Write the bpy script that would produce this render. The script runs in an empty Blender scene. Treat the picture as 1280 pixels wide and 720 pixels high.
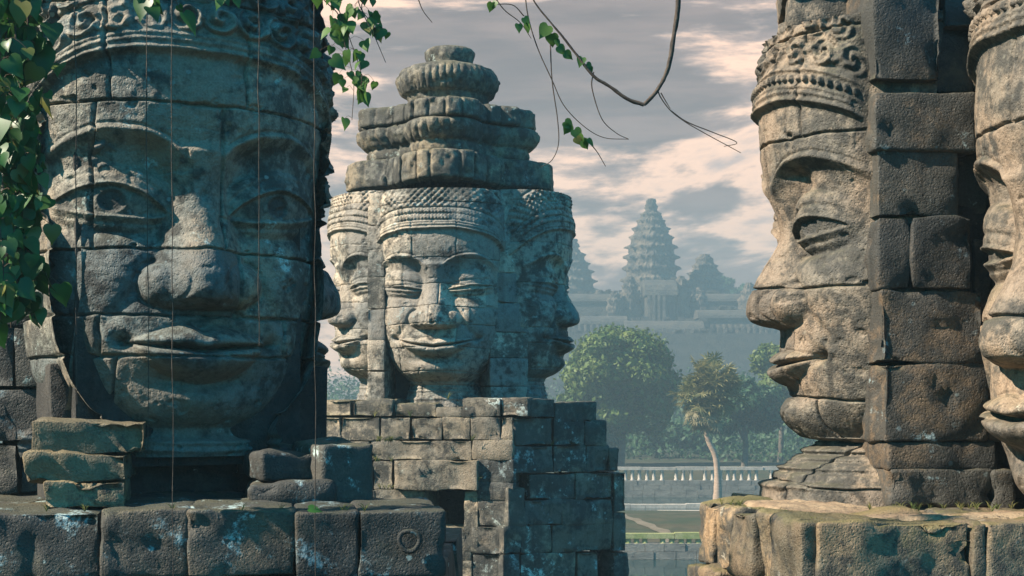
import bpy, bmesh, math, random
import numpy as np
from mathutils import Vector, Matrix, Euler

# ---------------------------------------------------------------- camera, sky, sun, exposure
SC = bpy.context.scene
COL = SC.collection
R = math.radians
CAM_Z = 8.0
FPX = 1778.0            # focal length in pixels of the 1280 px wide frame
HOR = 500.0             # image row of the horizon
cam_d = bpy.data.cameras.new('camera'); cam = bpy.data.objects.new('camera', cam_d); COL.objects.link(cam)
cam.location = (0, 0, CAM_Z); cam.rotation_euler = (R(90), 0, 0)
cam_d.sensor_width = 36.0; cam_d.lens = 36.0 * FPX / 1280.0
cam_d.shift_y = (HOR - 360.0) / 1280.0
cam_d.clip_start = 0.1; cam_d.clip_end = 6000
SC.camera = cam

SUN_AZ, SUN_EL = 75.0, 39.0      # degrees: azimuth turned left from the direction behind the camera
sun_dir = Vector((-math.sin(R(SUN_AZ)) * math.cos(R(SUN_EL)), -math.cos(R(SUN_AZ)) * math.cos(R(SUN_EL)), math.sin(R(SUN_EL))))
sun_d = bpy.data.lights.new('sun', 'SUN'); sun_d.energy = 5.0; sun_d.angle = R(0.6); sun_d.color = (1.0, 0.87, 0.71)
sun = bpy.data.objects.new('sun', sun_d); COL.objects.link(sun)
sun.rotation_euler = sun_dir.to_track_quat('Z', 'Y').to_euler(); sun.location = (-30, -10, 40)

SC.view_settings.view_transform = 'Standard'; SC.view_settings.look = 'None'
SC.view_settings.gamma = 1.0; SC.view_settings.exposure = 1.75; SC.view_settings.use_curve_mapping = False
SC.render.engine = 'CYCLES'
SC.cycles.use_denoising = True
SC.cycles.max_bounces = 5; SC.cycles.diffuse_bounces = 1; SC.cycles.glossy_bounces = 2
SC.cycles.transparent_max_bounces = 6; SC.cycles.volume_bounces = 1; SC.cycles.transmission_bounces = 2
SC.cycles.caustics_reflective = False; SC.cycles.caustics_refractive = False

def build_world():
    w = bpy.data.worlds.new('World'); SC.world = w; w.use_nodes = True
    nt = w.node_tree; N = nt.nodes; L = nt.links; N.clear()
    def nd(t, **k):
        n = N.new(t)
        for a, v in k.items(): setattr(n, a, v)
        return n
    def mth(op, a, b=None, c=None, clamp=False):
        n = nd('ShaderNodeMath', operation=op); n.use_clamp = clamp
        for i, v in enumerate((a, b, c)):
            if v is None: continue
            if isinstance(v, (int, float)): n.inputs[i].default_value = v
            else: L.new(v, n.inputs[i])
        return n.outputs[0]
    def mix(f, a, b, blend='MIX'):
        n = nd('ShaderNodeMix', data_type='RGBA', blend_type=blend)
        for i, v in ((0, f), (6, a), (7, b)):
            if isinstance(v, (int, float)): n.inputs[i].default_value = v
            elif isinstance(v, tuple): n.inputs[i].default_value = (*v, 1)
            else: L.new(v, n.inputs[i])
        return n.outputs[2]
    def ramp(f, pts):
        n = nd('ShaderNodeMapRange', interpolation_type='SMOOTHSTEP')
        n.inputs[1].default_value, n.inputs[2].default_value = pts
        L.new(f, n.inputs[0]); return n.outputs[0]
    out = nd('ShaderNodeOutputWorld')
    sky = nd('ShaderNodeTexSky', sky_type='NISHITA'); sky.sun_disc = False
    sky.sun_elevation = R(SUN_EL); sky.sun_rotation = R(180 + SUN_AZ)
    sky.air_density = 1.0; sky.dust_density = 1.5; sky.ozone_density = 2.0
    tc = nd('ShaderNodeTexCoord'); sp = nd('ShaderNodeSeparateXYZ'); L.new(tc.outputs['Generated'], sp.inputs[0])
    x, y, z = sp.outputs
    zc = mth('MAXIMUM', z, 0.0)
    # cloud layers: the direction projected on a flat deck overhead, so that they thin into bands near the horizon
    den = mth('ADD', zc, 0.16)
    cu = mth('DIVIDE', x, den); cv = mth('DIVIDE', z, den)
    cb = nd('ShaderNodeCombineXYZ'); L.new(cu, cb.inputs[0]); L.new(mth('MULTIPLY', zc, 9.0), cb.inputs[1]); L.new(y, cb.inputs[2])
    def noise(loc, scale, detail, rough, dist=0.0, st=(1, 1, 1)):
        mp = nd('ShaderNodeMapping'); mp.inputs['Scale'].default_value = st; mp.inputs['Location'].default_value = loc; L.new(cb.outputs[0], mp.inputs[0])
        n = nd('ShaderNodeTexNoise'); n.inputs['Scale'].default_value = scale; n.inputs['Detail'].default_value = detail; n.inputs['Roughness'].default_value = rough; n.inputs['Distortion'].default_value = dist
        L.new(mp.outputs[0], n.inputs['Vector']); return n.outputs['Fac']
    n1 = noise(CLOUD_OFF, 1.35, 10, .60, .25, (1.0, 1.25, 1))
    n2 = noise((4.1, 7.3, 0), 4.5, 5, .6, .2, (.7, 1.6, 1))
    nn = mth('ADD', mth('MULTIPLY', n1, .86), mth('MULTIPLY', n2, .14))
    cl = ramp(nn, (0.485, 0.565))
    edge = ramp(nn, (0.41, 0.492)); edge = mth('MULTIPLY', edge, mth('SUBTRACT', 1.0, cl))
    # bright cloudy veil in front (+Y), clear dim teal sky overhead and behind
    fr = ramp(y, (0.55, 0.93)); lo = mth('SUBTRACT', 1.0, ramp(z, (0.30, 0.60)))
    bright = mth('MULTIPLY', fr, lo)
    veil = mix(ramp(z, (0.03, 0.30)), (0.66, 0.46, 0.37), (0.46, 0.385, 0.365))
    veil = mix(mth('MULTIPLY', edge, 0.85), veil, (1.25, 0.78, 0.52))
    veil = mix(mth('MULTIPLY', cl, 0.90), veil, mix(ramp(n2, (.35, .65)), (0.16, 0.112, 0.105), (0.28, 0.19, 0.165)))
    blue = mix(1.0, sky.outputs[0], (0.05, 0.46, 0.55), 'MULTIPLY')
    # brighter sky patch added high right behind the camera to light the left face
    gl = mth('ADD', mth('MULTIPLY', x, .52), mth('ADD', mth('MULTIPLY', y, -.60), mth('MULTIPLY', z, .61)))
    bs_ = mth('ADD', .058, mth('MULTIPLY', ramp(gl, (.35, 1.0)), .21))
    bb = nd('ShaderNodeBackground'); L.new(blue, bb.inputs[0]); L.new(bs_, bb.inputs[1])
    bv = nd('ShaderNodeBackground'); L.new(veil, bv.inputs[0]); bv.inputs[1].default_value = 0.46
    ms = nd('ShaderNodeMixShader'); L.new(mth('MULTIPLY', bright, 0.96), ms.inputs[0]); L.new(bb.outputs[0], ms.inputs[1]); L.new(bv.outputs[0], ms.inputs[2])
    L.new(ms.outputs[0], out.inputs[0])
CLOUD_OFF = (0.0, 0.0, 0.0)
build_world()

# ---------------------------------------------------------------- helpers
def P(px, py, Y):
    """a pixel of the 1280x720 frame at distance Y -> a point"""
    return Vector(((px - 640.0) / FPX * Y, Y, CAM_Z + (HOR - py) / FPX * Y))

def tag(o, label=None, cat=None, group=None, kind=None):
    if label: o['label'] = label
    if cat: o['category'] = cat
    if group: o['group'] = group
    if kind: o['kind'] = kind
    return o

def empty(name, loc=(0, 0, 0), rz=0.0):
    o = bpy.data.objects.new(name, None); COL.objects.link(o)
    o.location = loc; o.rotation_euler = (0, 0, rz); o.empty_display_size = 0.3
    return o

def link(name, me, mat=None, parent=None, smooth=True):
    o = bpy.data.objects.new(name, me); COL.objects.link(o)
    if mat: me.materials.append(mat)
    if smooth: me.polygons.foreach_set('use_smooth', np.ones(len(me.polygons), dtype=bool))
    if parent: o.parent = parent
    return o

def mesh_np(name, V, F, tint=None, eye_shade=None):
    """V (n,3) float, F (m,4) or (m,3) int"""
    V = np.asarray(V, dtype=np.float32); F = np.asarray(F, dtype=np.int32)
    me = bpy.data.meshes.new(name)
    me.vertices.add(len(V)); me.vertices.foreach_set('co', V.ravel())
    k = F.shape[1]
    me.loops.add(F.size); me.loops.foreach_set('vertex_index', F.ravel())
    me.polygons.add(len(F)); me.polygons.foreach_set('loop_start', np.arange(0, F.size, k, dtype=np.int32))
    me.polygons.foreach_set('loop_total', np.full(len(F), k, dtype=np.int32))
    if tint is not None:
        a = me.attributes.new('tint', 'FLOAT', 'POINT'); a.data.foreach_set('value', np.asarray(tint, dtype=np.float32))
    if eye_shade is not None:
        a = me.attributes.new('eye_shade', 'FLOAT', 'POINT'); a.data.foreach_set('value', np.asarray(eye_shade, dtype=np.float32))
    me.update(calc_edges=True); me.validate(); 
    return me

def grid_faces(nu, nv, wrap=False, off=0, flip=False):
    """faces of a grid of vertices index = j*nu+i  (i along u, j along v)"""
    i = np.arange(nu if wrap else nu - 1); j = np.arange(nv - 1)
    I, J = np.meshgrid(i, j); I = I.ravel(); J = J.ravel(); I2 = (I + 1) % nu
    f = np.stack([J * nu + I, J * nu + I2, (J + 1) * nu + I2, (J + 1) * nu + I], 1) + off
    return f[:, ::-1] if flip else f

def _hash(ix, iy, iz, seed):
    h = (ix.astype(np.int64) * 374761393 + iy.astype(np.int64) * 668265263 + iz.astype(np.int64) * 2147483647 // 7 + seed * 974711) & 0xFFFFFFFF
    h = ((h ^ (h >> 13)) * 1274126177) & 0xFFFFFFFF
    h = ((h ^ (h >> 16)) * 2246822519) & 0xFFFFFFFF
    h = h ^ (h >> 15)
    return (h & 0xFFFFFF).astype(np.float32) / float(0xFFFFFF)

def vnoise(x, y, z, seed=0):
    x, y, z = np.broadcast_arrays(np.asarray(x, np.float32), np.asarray(y, np.float32), np.asarray(z, np.float32))
    xi = np.floor(x); yi = np.floor(y); zi = np.floor(z)
    fx = x - xi; fy = y - yi; fz = z - zi
    fx = fx * fx * (3 - 2 * fx); fy = fy * fy * (3 - 2 * fy); fz = fz * fz * (3 - 2 * fz)
    r = 0
    for dx in (0, 1):
        wx = fx if dx else 1 - fx
        for dy in (0, 1):
            wy = fy if dy else 1 - fy
            for dz in (0, 1):
                wz = fz if dz else 1 - fz
                r = r + wx * wy * wz * _hash(xi + dx, yi + dy, zi + dz, seed)
    return r * 2 - 1

def fbm(x, y, z, octv=4, seed=0, gain=0.5):
    a = 1.0; s = 0; f = 1.0
    for o in range(octv):
        s = s + a * vnoise(np.asarray(x) * f, np.asarray(y) * f, np.asarray(z) * f, seed + o * 17); a *= gain; f *= 2.03
    return s

def smax(a, b, k): return 0.5 * (a + b + np.sqrt((a - b) ** 2 + k * k))
def smin(a, b, k): return 0.5 * (a + b - np.sqrt((a - b) ** 2 + k * k))
def gau(t): return np.exp(-t * t)
def sig(t): return 1.0 / (1.0 + np.exp(-np.clip(t, -40, 40)))
def sstep(a, b, t):
    t = np.clip((t - a) / (b - a), 0, 1); return t * t * (3 - 2 * t)
def spl(z, pts):
    """smooth interpolation (monotone-ish cubic hermite) through (z, value) points"""
    pts = sorted(pts); X = np.array([p[0] for p in pts], float); Y = np.array([p[1] for p in pts], float)
    d = np.diff(Y) / np.diff(X); m = np.empty_like(Y); m[0] = d[0]; m[-1] = d[-1]
    m[1:-1] = np.where(d[:-1] * d[1:] <= 0, 0, 2 * d[:-1] * d[1:] / (d[:-1] + d[1:] + 1e-12))
    z = np.clip(z, X[0], X[-1]); i = np.clip(np.searchsorted(X, z) - 1, 0, len(X) - 2)
    h = X[i + 1] - X[i]; t = (z - X[i]) / h
    return (2 * t**3 - 3 * t**2 + 1) * Y[i] + (t**3 - 2 * t**2 + t) * h * m[i] + (-2 * t**3 + 3 * t**2) * Y[i + 1] + (t**3 - t**2) * h * m[i + 1]

# ---------------------------------------------------------------- the carved stone face
def face_mesh(name, U, nx=380, nz=470, ztop=1.95, zbot=-2.02, seed=1, eye_up=0.10, eye_lo=-0.055, pupil=True,
              smile=0.05, lip=1.0, rows=(0.69, -0.01, -0.33, -0.80, -1.08, -1.5), side=0.9, diadem='scroll', rough=1.0,
              mouth_w=0.56, brow_h=1.0, jaw=1.0, proj=1.0, dz0=1.03, vstep=(.6, 1.2), chips=12, vlines=(), dlim=9.0, xsc=1.0, b0pts=None, nsh=0.0, nlow=0.0, step=.014, soc=1.0, ec=.535, ew=.335, jwk=1.0, dam=1.0, ring=1.0, nas=0.0, alk=1.0, p=2.25, neck=None, neckw=None):
    """A carved face in units of half its width; local -Y is forward, Z up with 0 at the eyes; scaled by U metres per unit."""
    rng = random.Random(seed)
    # cross-section samples: superellipse front plus straight sides, denser in the middle
    a = np.linspace(0, math.pi / 2, 4000)
    ux = np.sin(a) ** (2 / p); uy = np.cos(a) ** (2 / p)
    ux = np.concatenate([ux, [1.0]]); uy = np.concatenate([uy, [-side]])
    s = np.concatenate([[0], np.cumsum(np.hypot(np.diff(ux), np.diff(uy)))])
    h = nx // 2
    t = np.linspace(0, 1, h + 1); t = (0.72 * t + 0.28 * t ** 2.2)
    sx = np.interp(t * s[-1], s, ux); sy = np.interp(t * s[-1], s, uy)
    UX = np.concatenate([-sx[:0:-1], sx]); UY = np.concatenate([sy[:0:-1], sy])
    n = len(UX)
    ss = t * s[-1]; S1 = np.concatenate([-ss[:0:-1], ss])          # arc length across the face
    gx = np.gradient(UX, S1); gy = np.gradient(UY, S1)
    nl = np.hypot(gx, gy) + 1e-9; NX = (-gy / nl)[None, :]; NY = (gx / nl)[None, :]   # outward normal (x, forward)
    zz = np.linspace(zbot, ztop, nz)
    Z = np.repeat(zz[:, None], n, 1)
    W = spl(Z, [(-2.1, .66), (-1.9, .62), (-1.72, .56), (-1.6, .60), (-1.45, .73 * jaw), (-1.2, .89 * jaw), (-.9, .97), (-.5, 1.0), (0, 1.0), (.6, 1.0), (1.1, .99), (1.6, .97), (2.1, .93)])
    b0 = spl(Z, [(-2.1, -.12), (-1.9, -.17), (-1.72, -.20), (-1.66, -.13), (-1.6, .0), (-1.52, .09), (-1.4, .13), (-1.2, .16), (-1.0, .19), (-.8, .18), (-.4, .17), (0, .175), (.35, .245), (.6, .295), (.8, .305), (1.05, .29), (1.5, .22), (2.1, .10)])
    if b0pts: b0 = spl(Z, b0pts)
    if neckw: W = np.where(Z < neckw[0][0], spl(Z, neckw), W)
    if neck: b0 = np.where(Z < neck[0][0], spl(Z, neck), b0)
    X = W * UX[None, :]
    X = X + 0.0 * Z
    ax = np.abs(X)
    base = b0 - (1 - UY[None, :])
    fz = sstep(1.0, 0.9, np.abs(UX))[None, :]           # features fade before the sides
    wob = fbm(X * 1.6, Z * 1.6, 0 * Z, 3, seed + 5) * 0.02   # slight hand-carved unevenness
    Zw = Z + wob * 0.6; axw = np.abs(X + wob * 0.5)
    f = base.copy()
    # cheeks, muzzle, temples
    f += 0.085 * gau((axw - .58) / .30) * gau((Zw + .52) / .30)
    f += 0.075 * gau(axw / .50) * gau((Zw + 1.02) / .28)
    f -= 0.05 * gau((axw - .92) / .16) * gau((Zw + .95) / .25)
    f -= 0.045 * gau((axw - .80) / .18) * gau((Zw + 1.12) / .22)
    f += 0.085 * gau(axw / .30) * gau((Zw + 1.43) / .115)
    f -= 0.045 * gau(axw / .36) * gau((Zw + 1.275) / .055)
    f += 0.02 * gau(axw / .5) * gau((Zw - .75) / .25)
    # brow ridge and eye socket
    zb = spl(axw, [(0, .285), (.10, .30), (.22, .40), (.40, .475), (.58, .495), (.78, .43), (.95, .29), (1.3, .1)])
    below = zb - Zw
    ins = sstep(.07, .19, axw) * sstep(1.0, .80, axw)
    f += 0.030 * brow_h * gau(below / .055) * sstep(.0, .15, axw) * sstep(1.02, .85, axw)
    f += 0.014 * gau((below + .012) / .018) * sstep(.1, .2, axw) * sstep(.98, .85, axw)
    f -= 0.016 * gau((below + .052) / .013) * sstep(.1, .2, axw) * sstep(.98, .85, axw)
    sock = (0.045 + 0.165 * gau((axw - .25) / .16) + 0.02 * gau((axw - .6) / .2)) * ins * sig((below - .045) / .026)
    sock = sock * sstep(-.42, -.02, Zw + 0.25 * (axw - .5))
    f -= sock * soc
    # eyeball and lids
    er = ew * 1.19
    ez = -0.015 + 0.05 * (axw - ec)
    r2 = ((axw - ec) / er) ** 2 + ((Zw - ez - .035) / .245) ** 2
    lvl = (b0 - (1 - np.interp(axw / W, ux[:-1], uy[:-1]))) - 0.07 - .045 * soc + 0.02 * (axw - ec) - .6 * sstep(.84, .97, axw / W)
    ball = lvl + (.115 + .05 * soc) * np.sqrt(np.clip(1 - r2, 0, 1)) - 0.2 * np.clip(r2 - 1, 0, 9)
    e = (axw - ec) / ew
    arch = np.clip(1 - np.abs(e) ** 2.0, 0, 1)
    inner = np.clip(-e, 0, 1)
    zl = ez + eye_up * arch ** 0.85 - .012 - .035 * inner
    zlo = ez + eye_lo * arch ** 0.9 - .012 - .035 * inner
    win = sstep(1.25, 1.0, np.abs(e))
    up = sig((Zw - zl) / .0045) * win; dn = sig((zlo - Zw) / .0045) * win
    opn = (1 - up) * (1 - dn) * sstep(1.02, .93, np.abs(e))
    ball = ball + 0.012 * win
    ball = ball - 0.034 * opn
    ball = ball + 0.026 * gau((Zw - zl - .012) / .014) * win + 0.020 * gau((Zw - zlo + .014) / .015) * win
    ball = ball - 0.014 * gau((Zw - zlo + .058) / .014) * win
    ball = ball - 0.016 * gau((Zw - zl - .10) / .018) * sstep(1.15, .8, np.abs(e))
    if pupil:
        rp = np.hypot(axw - ec + .0, Zw - ez - .02)
        ball = ball - 0.018 * sig((.075 - rp) / .006) * opn + 0.012 * gau((rp - .085) / .012) * opn
    f = np.where(r2 < 4, smax(f, ball, .060), f)
    eye_shade = 0.18 * opn * (r2 < 1.3)  # shade in the eye openings painted dark, with dark irises
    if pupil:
        eye_shade = np.maximum(eye_shade, .95 * sig((.085 - rp) / .006) * opn)
    f -= 0.022 * gau((Zw - zlo + .13) / .03) * sstep(1.1, .6, np.abs(e))
    # nose
    pn = spl(Z, [(.55, .27), (.40, .285), (.22, .255), (.05, .235), (-.10, .27), (-.30, .37), (-.46, .465), (-.55, .505), (-.63, .512), (-.69, .488), (-.735, .40), (-.765, .20), (-.80, -.1)])
    pn = pn + nsh - nas * gau((Z - .03) / .20)
    wn = spl(Z, [(.55, .20), (.42, .15), (.3, .115), (.1, .105), (-.1, .125), (-.3, .16), (-.45, .195), (-.6, .215), (-.8, .21)])
    tn = axw / wn
    nose = base + (pn - b0) * np.exp(-0.55 * tn ** 2.4) - .9 * np.clip(tn - 1.35, 0, 9) * wn - np.where((Z > .5) | (Z < -.8), 1, 0)
    nose = nose - .25 * sstep(.34, .52, Z)
    ala_c = (.262, -.590)
    ra = ((axw - ala_c[0]) / .145) ** 2 + ((Zw - ala_c[1]) / .150) ** 2
    ala = base + 0.015 + .165 * alk * np.clip(1 - ra ** 1.3, 0, 1) ** .6 + nsh * .5 - .8 * np.clip(ra - 1, 0, 9)
    f2 = smax(nose, ala, .045)
    kk = .022 + .05 * sstep(-.1, .35, Z)
    f = smax(f, f2, kk)
    f -= 0.05 * gau((axw - .135) / .05) * gau((Zw + .735) / .022)
    f -= 0.018 * alk ** 2 * gau((ra ** .5 - 1.02) / .11) * sstep(-.75, -.68, Zw) * sstep(.33, .24, axw) * sstep(-.36, -.5, Zw)
    f -= 0.022 * gau((ra ** .5 - 1.12) / .14) * sstep(.22, .30, axw)
    # smile folds
    nx_, nz_ = axw - .40, Zw + .62
    dfold = (nx_ * .80 + nz_ * .60) ; along = (-nx_ * .60 * -1 + nz_ * -.80)
    f -= 0.028 * gau(dfold / .05) * sstep(-.1, .06, along) * sstep(.48, .30, along)
    # philtrum
    f -= 0.018 * gau(axw / .045) * sstep(-.93, -.88, Zw) * sstep(-.74, -.80, Zw)
    # mouth
    mw = mouth_w
    q = np.clip(axw / mw, 0, 1.3)
    zm = -1.045 + smile * q ** 2.2 + .012 * gau(axw / .09) * -1
    tap = np.clip(1 - q ** 1.6, 0, 1) ** .85; tapl = np.clip(1 - (q / .90) ** 2.1, 0, 1) ** .62
    tu = .150 * lip * tap * (1 - .22 * gau(axw / .055)) + 1e-4
    tl = .200 * lip * tapl + 1e-4
    dzu = (Zw - zm) / tu; dzl = (zm - Zw) / tl
    flat = f
    wu = sstep(1.0, .90, q)
    hu = 0.115 * lip * np.sin(math.pi * np.clip(dzu, 0, 1) ** .62) ** .75 * tap ** .5
    hl = 0.150 * lip * np.sin(math.pi * np.clip(dzl, 0, 1) ** .68) ** .75 * tapl ** .5
    lipm = np.where(Zw > zm, hu, hl)
    f = flat + lipm
    f -= 0.012 * gau((dzu - 1.03) / .10) * tap * (Zw > zm) * np.clip(2 - q * 2, 0, 1)
    f -= 0.065 * gau((Zw - zm) / .019) * sstep(1.14, .97, q)
    f -= 0.02 * gau((zm - Zw - tl - .035) / .03) * np.clip(1.1 - q, 0, 1)
    f -= 0.075 * gau((axw - mw - .02) / .065) * gau((Zw - zm) / .055)
    f += 0.03 * gau((axw - mw - .14) / .08) * gau((Zw - zm - .02) / .12)
    # diadem over the forehead
    aS = np.abs(S1)[None, :] + 0 * X
    zd = spl(aS, [(0, dz0), (.3, dz0 - .005), (.6, dz0 - .04), (.9, dz0 - .13), (1.15, dz0 - .27), (1.4, dz0 - .52), (1.55, dz0 - .8), (1.8, dz0 - 1.1)]) + wob
    h_ = Z - zd
    on = sig(h_ / .010)
    relief = 0.050 * on
    ero = .25 + .75 * sstep(-.45, .25, fbm(X * 2.2, Z * 2.2, 0 * Z, 3, seed + 77))
    for c, am in ((.028, .026), (.085, .020), (.125, .020)):
        relief += am * gau((h_ - c) / .018)
    uu = (S1[None, :] + 0 * X)
    if diadem == 'scroll':
        k = 9.5
        for (hc, rad, ph, am) in ((.27, .115, 0, .055), (.52, .11, .5, .06), (.76, .10, 0, .05)):
            cu = (uu * k / 2 + ph) ; cell = np.floor(cu); du = (cu - cell - .5) * 2 / k * 1.0; dv = h_ - hc
            rr = np.hypot(du, dv) / rad; th = np.arctan2(dv, du)
            relief += am * ero * sstep(1.1, .9, rr) * (0.45 + .55 * np.cos(rr * 9.0 + th)) * on
        relief -= 0.025 * gau((h_ - .395) / .012) + 0.025 * gau((h_ - .645) / .012)
        relief += 0.03 * on * fbm(X * 13, Z * 13, 0 * Z, 2, seed + 31) * sstep(.15, .2, h_)
    elif diadem == 'lattice':
        k = 19
        for (hc, rad) in ((.20, .05), (.31, .05)):
            cu = uu * k; du = (cu - np.floor(cu) - .5) / k * 1.6; rr = np.hypot(du, h_ - hc) / rad
            relief += .035 * ero * sstep(1.05, .7, rr)
        lat = np.abs(np.sin(uu * 30 + h_ * 26)) * np.abs(np.sin(uu * 30 - h_ * 26))
        relief += .045 * ero * lat * sstep(.36, .40, h_) * sstep(.80, .76, h_)
        relief -= .02 * gau((h_ - .37) / .014) + .03 * gau((h_ - .82) / .016)
    elif diadem == 'beads':
        k = 15
        for (hc, rad) in ((.185, .036),):
            cu = uu * k; du = (cu - np.floor(cu) - .5) / k * 1.6; rr = np.hypot(du, h_ - hc) / rad
            relief += .04 * sstep(1.05, .6, rr)
        relief += .02 * gau((h_ - .25) / .015)
        k = 8
        for (hc, rad, ph, am) in ((.40, .10, .5, .06), (.62, .10, 0, .06)):
            cu = (uu * k / 2 + ph); cell = np.floor(cu); du = (cu - cell - .5) * 2 / k; dv = h_ - hc
            rr = np.hypot(du, dv) / rad; th = np.arctan2(dv, du)
            relief += am * dam * sstep(1.15, .85, rr) * (0.45 + .55 * np.cos(rr * 8.0 + 2 * th)) * on
        relief += 0.05 * dam * on * fbm(X * 11, Z * 11, 0 * Z, 3, seed + 31) * sstep(.27, .32, h_)
    # collar rings below the chin
    for c, am in ((-1.705, .03), (-1.77, .022), (-1.83, .022), (-1.97, .02)):
        relief += ring * am * gau((Zw - c) / .022)
    # stone: broad wear, pits
    relief += (0.010 * fbm(X * 3.1, Z * 3.1, 0 * Z, 4, seed) + 0.0035 * fbm(X * 22, Z * 22, base * 22, 3, seed + 3)) * rough
    pit = fbm(X * 9, Z * 9, base * 9, 3, seed + 9)
    relief -= 0.018 * rough * sstep(.55, .95, pit)
    # masonry joints
    G = np.zeros_like(f); T = np.zeros_like(f); Sx = np.zeros_like(f)
    rowz = sorted(list(rows) + [ztop + .2, zbot - .2] + [r for r in (1.42,) if r < ztop], reverse=True)
    wz = Z + 0.022 * fbm(X * 1.3, Z * .4, 0 * Z, 2, seed + 40) + 0.006 * vnoise(X * 14, Z * 6, 0 * Z, seed + 41)
    jw = jwk * (.0075 + .006 * sstep(.1, .9, vnoise(X * 4, Z * 4, 0 * Z, seed + 44)))
    jd = jwk * .040 + .014 * vnoise(X * 3, Z * 3, 0 * Z, seed + 45)
    for r in rowz[1:-1]:
        G = np.maximum(G, jd * gau((wz - r) / jw))
    for xv in vlines: G = np.maximum(G, .022 * gau((X - xv - .006 * vnoise(Z * 3, 0 * Z, 0 * Z, 9)) / .008) * (Z < .62))
    wx = X + 0.006 * vnoise(X * 5, Z * 9, 0 * Z, seed + 42)
    for k in range(len(rowz) - 1):
        hi, lo_ = rowz[k], rowz[k + 1]
        inside = (wz < hi) & (wz >= lo_)
        xs = []; x = -1.0 + rng.uniform(.05, .5)
        while x < 1.0:
            xs.append(x); x += rng.uniform(*vstep)
        idx = np.zeros(f.shape, int)
        for xv in xs:
            G = np.maximum(G, np.where(inside, jd * gau((wx - xv) / jw), 0)); idx += (wx > xv)
        tv = np.array([rng.random() for _ in range(len(xs) + 2)])
        T = np.where(inside, tv[idx], T)
        Sx = np.where(inside, (tv[idx] - .5) * step, Sx)
    for _ in range(chips):     # chipped corners along joints and small losses
        cx, cz, cr = rng.uniform(-.95, .95), rng.choice(rows) + rng.uniform(-.02, .02), rng.uniform(.015, .05)
        dd = np.hypot((X - cx), (Z - cz) * 1.5) / cr + .5 * vnoise(X * 30, Z * 30, 0 * Z, seed + 60)
        G = np.maximum(G, .025 * sstep(1, .4, dd))
    relief *= sstep(dlim + .12, dlim - .05, aS)
    relief += Sx - G
    Xo = X + relief * NX; f = f + relief * np.maximum(NY, 0)
    V = np.stack([Xo * U * xsc, -f * U, Z * U], -1).reshape(-1, 3)
    F = grid_faces(n, nz, flip=False)
    return mesh_np(name, V, F, T.ravel(), eye_shade=eye_shade.ravel())
# ---------------------------------------------------------------- materials
def node_kit(name):
    m = bpy.data.materials.new(name); m.use_nodes = True
    nt = m.node_tree; N = nt.nodes; L = nt.links; N.clear()
    class K: pass
    k = K(); k.m = m; k.N = N; k.L = L
    def nd(t, **kw):
        n = N.new(t)
        for a, v in kw.items(): setattr(n, a, v)
        return n
    def put(sock, v):
        if isinstance(v, (int, float)): sock.default_value = v
        elif isinstance(v, tuple): sock.default_value = (*v, 1) if len(v) == 3 and sock.type == 'RGBA' else v
        else: L.new(v, sock)
    def math_(op, a, b=0.0, c=0.0, clamp=False):
        n = nd('ShaderNodeMath', operation=op); n.use_clamp = clamp
        put(n.inputs[0], a); put(n.inputs[1], b); put(n.inputs[2], c); return n.outputs[0]
    def mix(f, a, b, blend='MIX'):
        n = nd('ShaderNodeMix', data_type='RGBA', blend_type=blend); put(n.inputs[0], f); put(n.inputs[6], a); put(n.inputs[7], b); return n.outputs[2]
    def rng_(v, a, b, c=0.0, d=1.0, smooth=True):
        n = nd('ShaderNodeMapRange', interpolation_type='SMOOTHSTEP' if smooth else 'LINEAR')
        put(n.inputs[0], v)
        for i, q in enumerate((a, b, c, d)): n.inputs[i + 1].default_value = q
        return n.outputs[0]
    def noise(vec, scale, detail=4, rough=.5, dist=0.0):
        n = nd('ShaderNodeTexNoise'); put(n.inputs['Vector'], vec); n.inputs['Scale'].default_value = scale
        n.inputs['Detail'].default_value = detail; n.inputs['Roughness'].default_value = rough; n.inputs['Distortion'].default_value = dist
        return n.outputs['Fac']
    def mapping(vec, scale=(1, 1, 1), loc=(0, 0, 0)):
        n = nd('ShaderNodeMapping'); put(n.inputs[0], vec); n.inputs['Scale'].default_value = scale; n.inputs['Location'].default_value = loc; return n.outputs[0]
    k.nd, k.put, k.math, k.mix, k.rng, k.noise, k.mapping = nd, put, math_, mix, rng_, noise, mapping
    return k

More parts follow.
